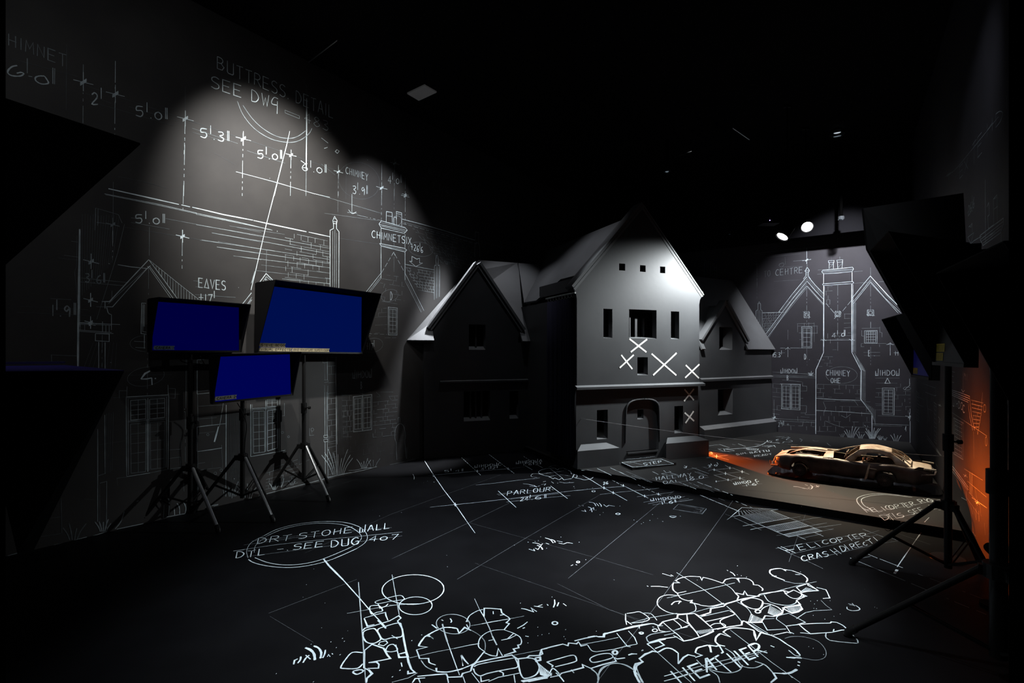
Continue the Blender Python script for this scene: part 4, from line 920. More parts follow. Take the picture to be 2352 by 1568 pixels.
# ------------------------------------------------------------------ the drawing on the left wall
dl = Draw(WL); dl.run('''
K 0.78
V 0 0 3.92
T 8c 55 400 610 605 0 -105 HIMNET
L~ 11b 155 590 110 600 75 630 72 660 110 682 180 685 212 665 190 652 150 660 ; L 8c 245 525 245 660 ; L 10c 255 685 290 692
L~ 11b 400 685 350 685 318 700 325 730 370 755 420 755 435 740 400 685 ; L 10c 475 610 475 755 ; L 10c 492 615 490 758
T 11b 812 935 925 950 0 -105 2'
T 11b 1208 1040 1525 1095 0 -92 5'.0"
T 11b 1790 1230 2080 1290 0 -82 5'.3"
S 8b 750 740 90 ; S 8b 1038 848 85 ; S 9b 1668 1070 75 ; S 10a 2190 1250 68
L! 7c 750 580 746 1110 ; L! 7b 1038 550 1032 1215 ; L! 8b 1668 1010 1657 1390 ; L 3d 1668 780 1668 1010 ; L 3d 600 400 595 990
L 3d 110 530 700 690 ; L 3d 770 770 2190 1250 ; L 3d 770 840 1000 930 ; L 3d 800 910 1560 1130 ; L 3c 1730 1155 2140 1292 ; L 3d 1160 960 1600 1090
V 400 50 3.92
T 9b 375 415 1440 875 0 -108 BUTTRESS. DETAIL
T 10b 318 585 950 800 0 -105 SEE DWG
Lo 6c 995 795 1128 848 1126 872 998 820
T 8c 1160 895 1400 990 0 -85 483
T 11a 740 1225 985 1250 0 -72 5'.0"
T 10b 1140 1335 1385 1375 0 -68 6'.0"
L~ 8c 568 715 620 838 720 960 850 1045 960 1078 1060 1085 1140 1062 1210 1010 1240 960
L~ 8c 618 752 700 868 800 962 920 1030 1030 1050 1110 1032 1185 980 ; L~ 5d 1060 430 1150 510 1200 600
L 17b 1192 690 1192 960 1188 1330 ; L 8c 1188 1330 1185 1568 ; L 5d 1190 560 1192 690
L 9a 1040 985 1010 1120 960 1310 900 1568
S 9a 1052 1200 48 ; S 8a 1478 1350 42 ; S 7b 1868 1495 50 ; S 7b 1985 1275 42 ; S 6b 2080 1555 30
L 12a 1140 1250 1190 1285 ; L 9b 1325 1045 1385 1092 ; Lo 9b 1465 1150 1485 1165 1468 1185 1450 1168 ; L 9b 1350 1140 1380 1130
L 5a 555 1350 900 1440 1250 1545 1400 1580 ; D 6b 755 1403 860 1408 1740 1243
L 3c 160 958 570 1095 ; L 3c 165 995 400 1060 ; L 3d 620 1050 1500 1350 ; L 3c 655 1160 1000 1275 ; L 3d 1350 1010 1430 990
L! 8b 100 820 85 1568 ; L! 8b 620 1000 612 1568 ; L! 8b 1052 1160 1045 1568 ; L! 6b 1478 1290 1476 1568 ; L! 4c 1985 1235 1982 1568 ; L! 4c 1868 1275 1868 1560
L 3c 1325 1280 1450 1380 ; L 2d 360 1180 560 1290 ; L 3d 2160 1345 2300 1400
T 7b 1540 1362 1800 1445 0 -58 CHIMNEY ; 
T 7b 1598 1545 1750 1565 0 -70 3'.9"
T 7b 1918 1455 2055 1462 0 -66 4'.0"
E 3d 1665 1430 190 160 25
V 450 350 3.136
L 9a 640 0 585 215 505 525 430 850 396 990
L 7b 1123 300 1123 430 ; L~ 7b 1098 412 1125 440 1155 428 ; L 5b 1090 432 1160 438 ; L! 4b 1160 450 1340 492
L 4c 290 137 900 310 1340 440 ; L 3c 925 438 1310 490 ; L 3d 1040 620 1320 660
L! 5b 1337 90 1335 490 ; L! 4c 1428 95 1426 860 ; L! 5b 1507 180 1506 520 ; L! 4c 1025 180 1022 430 ; L 2d 1082 50 1080 335
S 7b 1507 315 30 ; S 4d 2038 325 24 ; S 6c 2200 685 28 ; L 3d 2040 340 2035 570 ; L 3c 2045 640 2250 690
T 5c 1672 150 1840 200 0 -34 BUILD TO ; 
T 5c 1695 250 1850 300 0 -38 7' ONLY
T 4d 2110 375 2215 410 0 -34 BUILD
T 4d 2135 480 2290 525 0 -34 7' ONLY
L 12a 0 400 200 448 410 488 ; L 12a 415 490 600 530 795 571 ; L 11a 812 574 965 607
L 6b 0 437 300 500 550 560 ; L 5b 0 445 260 498 540 556 ; L 4c 245 530 640 590 ; D 9a 585 567
L 4b 0 520 320 575 960 690 ; L 4b 115 580 500 645 960 730 ; L 4b 40 630 500 700 960 770 ; L 4b 150 680 960 800 ; L 4b 270 745 640 790 960 830 ; L 4c 470 810 965 870 ; L 4c 430 850 965 912 ; L 4b 620 910 965 945
B 4b 640 572 965 640 965 985 640 940 9 6 0.72
L 8a 966 985 966 560 990 548 990 516 985 490 998 460 1016 490 1012 516 1012 548 1030 572 1028 988
L 4b 985 565 985 985 ; L 5b 1000 555 998 985 ; L 4b 1013 580 1012 985 ; Lo 6a 986 495 1012 500 1012 514 988 510 ; L 6a 990 475 1008 478
L 7a 1370 505 1372 425 1412 433 1414 515 ; L 6a 1376 455 1412 462 ; L 6a 1425 520 1425 465 1442 468 1444 526 ; L 7a 1444 480 1443 425 1482 436 1482 530 ; L 5a 1443 440 1482 448 ; E 3b 1450 490 30 34
Lo 7a 1335 492 1318 515 1335 545 1500 582 1522 560 1505 540 ; L 5a 1322 518 1520 562 ; L 4b 1330 505 1515 548 ; L 5a 1335 530 1505 570
L 7a 1333 545 1333 655 ; L 8a 1505 590 1505 690 ; Lo 7a 1322 655 1335 674 1505 716 1518 702 1500 690 ; L 4b 1325 665 1512 706
L 7a 1333 675 1333 905 ; L 8a 1505 715 1505 920 ; L| 6b 1424 718 1335 868 ; L| 6b 1424 718 1503 865 ; L 7b 1412 738 1424 718 1434 742
L 7b 1333 868 1225 1005 ; L 5b 1333 905 1250 1010 ; L 5b 1333 890 1240 1008 ; L 8b 1505 868 1642 1140 ; L 5b 1505 922 1622 1150 ; L 4c 1505 900 1630 1145
T 9a 1262 610 1555 665 0 -50 CHIMNETSIX
T 9a 1545 698 1672 735 0 -44 +26'6 ; 
E 3c 1618 697 88 50 10
Lo 7a 1555 748 1555 785 1538 783 1583 822 1632 797 1610 795 1610 762 1590 768
L 6b 1505 805 1640 832 1715 845 ; B 4b 1510 828 1715 862 1715 1010 1600 990 7 7 0.75 ; B 4c 1350 880 1500 900 1500 1100 1280 1060 6 5 0.4
L 8a 1485 480 1640 520 1800 567 1870 590 2010 632 ; L| 5b 1490 512 2030 660 ; L 4c 1485 500 1900 610
B 4c 1560 548 2005 665 2005 860 1760 790 10 16 0.55
L 6b 2012 632 2012 572 2036 576 2036 655 ; L~ 6b 2008 755 2010 668 2024 650 2040 668 2042 755 ; L 4c 2024 665 2024 750
L~ 6b 1716 1060 1717 830 1730 815 1728 770 1736 738 1745 770 1743 815 1755 828 1753 1040 ; L 5b 1735 820 1733 1050 ; L 3c 1726 828 1724 1050 ; L 3c 1745 828 1744 1045
T 9b 1398 1062 1445 1064 0 -60 D ; 
D 8b 1437 1066 ; E 3c 1395 1030 62 42 -15
W 6b 1384 1113 1451 1120 1449 1316 1384 1313 2 6
L 8a 458 935 505 872 560 925 ; L 5b 480 935 505 895 545 925 ; L 4c 508 700 505 872 ; L 3c 510 700 640 722 ; H 3b 512 880 560 925 545 925 505 900 6 ; S 4b 503 915 14
L 8b 330 1095 400 1012 ; L 5b 368 1095 402 1042 ; L 4b 380 1095 404 1060
T 9b 1222 1418 1325 1432 0 -50 +17' ; 
E 3c 1275 1388 72 50 -12 ; L 7b 1200 1340 1198 1425 ; T 8b 1205 1330 1260 1322 0 -30 F:
L| 5c 1240 1305 1375 1310 ; L| 4c 1360 1335 1450 1335 ; B 3c 1290 1130 1375 1120 1375 1300 1290 1300 6 2 0.5
V 0 350 3.92
L 12a 975 326 1200 376 1610 468 ; L 12a 1632 472 1710 490 ; L 12a 1730 493 1790 507 ; L 6b 940 372 1400 460 1770 545 ; L 5b 950 380 1400 470 1770 552 ; L 3d 1060 215 1300 265 1500 320
S 7c 1015 650 62 ; S 6c 880 632 10 ; S 9b 820 983 72 ; S 9b 815 1330 65 ; S 9b 815 1530 55 ; S 10a 1643 757 60
L 4c 880 630 1000 648 ; L 3d 1120 672 2000 820 ; L! 6b 1015 690 1012 975 ; L! 7b 1640 800 1638 1080 ; L! 6b 1652 295 1646 520 ; L 4c 1345 670 1342 930 ; L! 4c 1338 1040 1336 1290 ; L 3c 1020 265 1017 640
T 11b 1205 632 1500 652 0 -75 5'.0"
L 4c 1178 588 1230 595 ; L 4c 1178 630 1525 690 ; L 4c 1490 595 1840 660 ; L 3c 1840 660 2352 760 ; L 4c 1905 722 2352 808 ; L 3c 1960 800 2352 870 ; L 3c 1950 852 2352 915 ; L 3c 2100 930 2352 968 ; L 3c 2065 660 2352 720 ; L 3c 1800 790 2000 820
L 15b 717 690 712 1000 705 1568 ; L 5c 724 700 718 1568 ; L~ 4d 693 750 690 1000 672 1080 685 1200 700 1400
H 4d 740 545 1075 560 1005 1000 740 1300 14 ; L 4c 860 500 1065 560 1098 635 ; L 3c 1120 645 1060 900 950 1250 870 1500 ; L 6c 860 500 855 700 ; L 5c 882 505 880 660
T 11c 755 1165 1052 1200 0 -78 3'.6" ; 
L 4c 730 1130 1140 1170 ; L 4c 720 1165 1120 1200
T 13c 455 1470 700 1485 0 -100 1'.9"
L 4c 455 1315 640 1325 ; L 3d 180 1385 790 1415 ; L 3d 150 1438 850 1470 ; L 4c 575 925 700 942 ; L 4c 640 800 700 806 ; L 3d 525 950 700 968 ; L 3d 1280 1000 1280 1010
L 8b 1338 965 1150 1165 985 1342 915 1342 ; L 6b 1345 1022 1150 1235 1012 1390 955 1388 ; L 5c 1325 1040 975 1362
L 7b 945 1342 945 1405 ; L~ 7b 960 1395 975 1445 1003 1460 ; L 7b 1003 1460 1003 1568 ; L 4c 1008 1245 1006 1340 ; L 4c 865 1388 955 1390
L 9b 1338 965 1470 1140 1605 1328 ; L 6b 1345 1022 1570 1328 ; L 5b 1350 1050 1548 1328 ; L 4b 1345 970 1600 1175 1805 1335 ; H 4b 1380 997 1605 1178 1605 1328 1380 1022 9 ; H 4b 1605 1178 1800 1330 1800 1336 1605 1328 8 ; L 6b 1325 1025 1355 1050 ; L 5b 1355 1018 1330 1040
L 7b 1060 1010 1180 1030 1330 1045 ; L 6b 975 1000 988 1002 ; L 3c 1760 1330 2110 1360 ; L 3c 1740 1155 1800 1160 ; L 3c 1760 1210 1860 1215
T 11b 1780 1212 2120 1250 0 -82 EaVES ; 
D 8b 2147 1215
T 11b 1780 1338 2030 1355 0 -68 +17' ; 
L 4c 1755 1280 2120 1305 ; L 8b 2180 1370 2262 1262 ; L 5b 2225 1370 2262 1325
L 7b 1275 1355 1315 1358 ; L 7b 1275 1355 1272 1568 ; L 4b 1290 1360 1288 1568 ; L 6b 1300 1368 1298 1568 ; L 6b 700 1535 1075 1548 ; L 4b 700 1545 1000 1556
V 0 700 2.6133
L 14b 470 0 466 385 ; L 4c 476 10 472 380 ; L 5b 472 106 720 118 ; L 5b 470 116 665 122 ; L 5b 470 150 670 165 ; L 5b 475 158 680 172 ; L 5c 482 118 482 155 ; L 5c 508 118 508 155 ; L 6b 615 100 615 160 ; L 5b 635 122 635 165 ; L 5b 655 122 655 165 ; L 7b 668 60 668 150
Lo 6b 572 172 572 215 655 220 655 175 ; L 8b 592 222 592 392 ; L 8b 630 225 630 392 ; L! 5c 613 180 611 390 ; H 4d 560 225 700 225 690 385 500 385 7 ; L 4c 305 300 460 306 ; L 4c 308 300 310 350 ; S 8b 543 116 30
L 7b 850 0 846 172 878 176 ; L 4b 858 0 856 160 878 163 ; E 3c 875 232 95 48 0 90 270 ; L 5b 805 218 872 222 ; L 5b 812 255 872 258 ; L 8b 866 178 866 262
E 3c 875 430 112 56 -10 ; L 18a 900 396 870 412 845 445 ; L 14a 845 445 880 444 910 438 ; L 16a 910 438 912 480 ; L 16a 928 441 936 442 ; L 3d 760 422 1030 418 ; L 3d 760 456 1000 450
L! 5c 886 180 884 560 ; L 6c 762 490 760 552 ; L 6b 1008 480 1010 540 ; L 5c 715 515 760 515 ; L 4c 715 515 716 560 ; L 4c 1012 500 1052 503 1050 560 1012 558 ; L 4c 1012 535 1080 536 ; L 4d 680 558 756 552
L 10b 757 553 880 546 1012 540 ; L 9c 757 553 760 1030 ; L 9b 1012 540 1008 985 ; L 4c 757 562 1010 550 ; L 6c 768 565 770 1020 ; L 5b 1000 552 996 975 ; L 7b 762 1030 900 1008 ; L 5c 900 1008 1010 985
L 10b 887 560 887 1000 ; L 5c 878 572 878 990 ; L 5c 896 568 896 992 ; L 6c 765 702 1000 685 ; L 4c 770 695 998 678 ; S 5b 887 690 18
W 6b 783 573 875 566 873 682 784 692 2 4 1 ; W 6b 898 566 988 560 988 674 898 684 2 4 1 ; W 5c 783 716 874 706 873 1000 786 1010 2 5 1 ; W 5c 902 706 988 698 985 976 904 986 2 5 1
L 4c 1010 870 1085 865 1088 812 ; L 4c 1010 985 1085 975 1082 912 1010 922 ; L 4c 700 1040 762 1032 ; L 4d 702 1040 705 1085 ; L 3d 505 1165 565 1168 ; L 3d 590 840 750 815
L 8c 586 745 586 1300 ; L 7c 628 660 630 1010 ; L 6c 598 1070 640 1058 ; L 6c 640 1058 638 1340 ; L 5d 597 1075 598 1345 ; L 5c 590 1025 635 1010 ; H 4d 640 650 680 640 670 1000 640 1010 3
L 6d 366 1160 370 1370 ; L 5d 305 1280 370 1270 ; L 5d 245 1390 365 1372
L 8b 1183 330 1252 324 ; L 8b 1183 330 1183 535 ; L 7b 1183 535 1255 528 ; L 4c 1183 520 1250 512 ; L 5c 1185 535 1188 730 ; L 8b 1183 733 1230 726 1355 712 ; L 7b 1183 733 1183 878 ; L 8b 1183 880 1270 868 1332 858 ; L 6c 1186 880 1187 1130 ; L 3c 1330 840 1335 990
L 4c 1190 608 1350 600 ; L 4c 1195 685 1300 676 ; L 3c 1195 770 1290 760 ; L 4c 1190 952 1230 945 ; L 3c 1200 990 1330 975 ; L 4c 1270 670 1272 720 ; L 4d 1272 940 1273 975 ; L 5b 1335 1090 1345 1145
E 5c 1247 778 7 7 ; E 4c 1292 1010 8 8 ; E 4c 1327 992 7 8 ; L 20a 1311 730 1298 780 1286 822 ; L 6b 1340 590 1322 700 1316 730 ; L 3d 1322 760 1285 840 ; D 6b 1205 350 1210 352 1300 775 1215 1058
L 9b 1357 600 1355 1150 ; H 4d 1370 640 1450 630 1440 1130 1370 1150 8 ; L 6c 1117 290 1115 620 ; L! 5c 1112 640 1112 945 ; L 7b 1180 1090 1180 1115 ; L 5c 1100 990 1104 1120 ; D 8b 1107 625 1107 640 1155 638 665 345 885 365
L 9c 45 1505 130 1482 ; L 9b 205 1480 330 1440 420 1420 ; L 8b 420 1420 520 1392 ; L 7b 560 1385 640 1360 ; L 8b 700 1345 860 1312 ; L 7b 850 1330 1070 1295 ; L 7b 1000 1272 1110 1252 ; L 6c 880 1308 1090 1278 ; L 7b 1250 1208 1310 1196 ; L 5c 1010 1306 1120 1285
G 9c 620 1360 5 90 ; G 9d 440 1410 4 110 ; L~ 9c 690 1345 725 1300 745 1240 ; L 9c 820 1180 832 1174 ; L~ 9b 995 1130 1015 1180 1012 1265 ; L~ 9b 1045 1215 1048 1260 ; L~ 9b 1062 1190 1076 1215 1078 1255 ; L~ 9b 1100 1180 1115 1215 1112 1250 ; L~ 8c 980 1280 985 1200
G 8c 1395 1150 5 90 ; L~ 9c 1370 1100 1375 1150 ; L 9b 1405 1040 1406 1048 ; L 8b 1440 1030 1442 1042 ; D 6c 860 1130 805 1210
V 300 900 3.36
L 9b 926 95 926 498 ; L 5c 938 95 936 480 ; L 9b 1150 50 1148 465 ; L 5b 1138 50 1138 450 ; L 8b 926 498 1040 478 1192 450 ; L 7b 940 128 1040 120 1142 112 ; L 6b 940 138 1040 130 1142 124 ; S 5b 1042 128 16
W 7b 946 150 1032 146 1035 462 948 472 2 6 1 ; W 8a 1056 142 1132 132 1130 432 1056 455 2 6 1 ; W 6b 1052 60 1130 55 1130 108 1052 114 2 2 1 ; L 8b 1042 60 1042 460
L 6c 1187 85 1187 185 ; L 4c 1150 185 1187 182 ; L 3c 1190 440 1190 500
B 5c 1050 600 1290 520 1290 700 1040 750 6 5 0.65 ; E 4c 1170 312 10 8 ; E 4c 1218 345 8 7 ; L 3c 1300 470 1300 560 1380 520 ; L 4c 1380 280 1380 335 1415 332 ; E 4c 1402 290 10 12 ; L 4c 1395 300 1400 320
L 7b 1497 0 1499 335 ; L 5b 1515 0 1518 335 ; Lo 6b 1490 335 1520 332 1520 350 1492 352 ; Lo 6b 1490 365 1520 362 1520 382 1492 384 ; L 7b 1500 384 1502 665 ; L 5b 1518 384 1522 652 ; L 8b 1585 0 1586 340 1592 640 ; L 3c 1508 0 1510 330
B 5c 1522 10 1584 5 1588 620 1524 640 15 1 0.85 ; H 3d 1600 0 1670 0 1680 480 1600 500 8 ; L 3c 1590 0 1600 300
B 4c 1630 110 1715 100 1715 300 1640 320 5 3 0.6 ; B 4c 1870 80 2060 60 2050 330 1870 350 9 5 0.5 ; B 3d 1640 340 2030 300 2030 470 1640 560 5 7 0.35 ; B 3c 1700 0 2060 0 2060 60 1870 80 2 6 0.4
W 6b 1717 36 1789 27 1789 300 1718 308 2 6 ; W 6b 1789 27 1862 18 1860 290 1789 300 2 6
L~ 7c 2055 525 2050 450 2050 395 2038 350 2045 280 2075 245 2105 262 2120 330 2116 390 2128 515 ; L 5c 2065 235 2065 197 2077 197 2078 236 ; L~ 4d 2062 300 2060 400 ; L~ 4d 2108 300 2112 400 ; L 5c 2130 430 2132 515 ; B 3d 2060 240 2160 220 2160 500 2060 510 8 2 0.4
G 8b 1600 640 9 200 ; G 7b 1800 590 5 80 ; G 7c 1872 575 3 90 ; L~ 8c 1680 605 1740 602 1790 590 1860 582 ; G 8b 1110 755 4 55 ; L~ 8b 1160 735 1175 700 1180 668 ; G 7c 1245 720 3 40 ; L 6c 1680 510 1690 500
L 6b 985 802 1180 750 1420 690 1500 668 1640 635 1800 602 1900 575 ; L 5b 1500 660 1700 618 ; L 5c 2000 560 2100 540 2200 515 ; D 8c 2140 515 2175 510 ; L 8c 640 880 675 872
G 8c 900 820 5 140 ; L~ 8c 780 820 800 760 830 690 ; D 10b 850 655 800 668 555 690
V 300 620 3.92
L 5b 1125 0 1092 110 ; L 5b 1117 10 1085 120
T 7b 1993 975 2228 962 0 -62 uInDOu ; 
T 8b 2068 1068 2112 1068 0 -62 B ; 
L 4c 2089 1075 2089 1130 ; L 4c 1975 945 2060 940 ; L 4c 1990 975 2040 980
L 6c 1728 785 1730 835 1770 832 ; L 6c 1745 830 1748 990 ; L 6b 1770 785 1772 990 ; L 7b 1850 780 1846 960 1858 1568 ; L 5c 1742 990 1775 988 1776 1008 1742 1012 ; L 6c 1745 1035 1748 1480 ; L 6c 1775 1040 1768 1490 ; B 5c 1776 790 1846 785 1850 1010 1780 1015 3 1 0.9 ; H 3d 1862 780 1950 780 1950 1540 1866 1550 9 ; B 4c 1780 1400 1850 1390 1852 1560 1780 1565 3 1 .8
B 4c 1900 1080 1990 1080 1990 1500 1910 1500 9 2 .6 ; L! 5c 2085 615 2085 720 ; L 6c 2125 540 2160 460
''')
dl.build('chalk_elevation_drawing', wall_left)
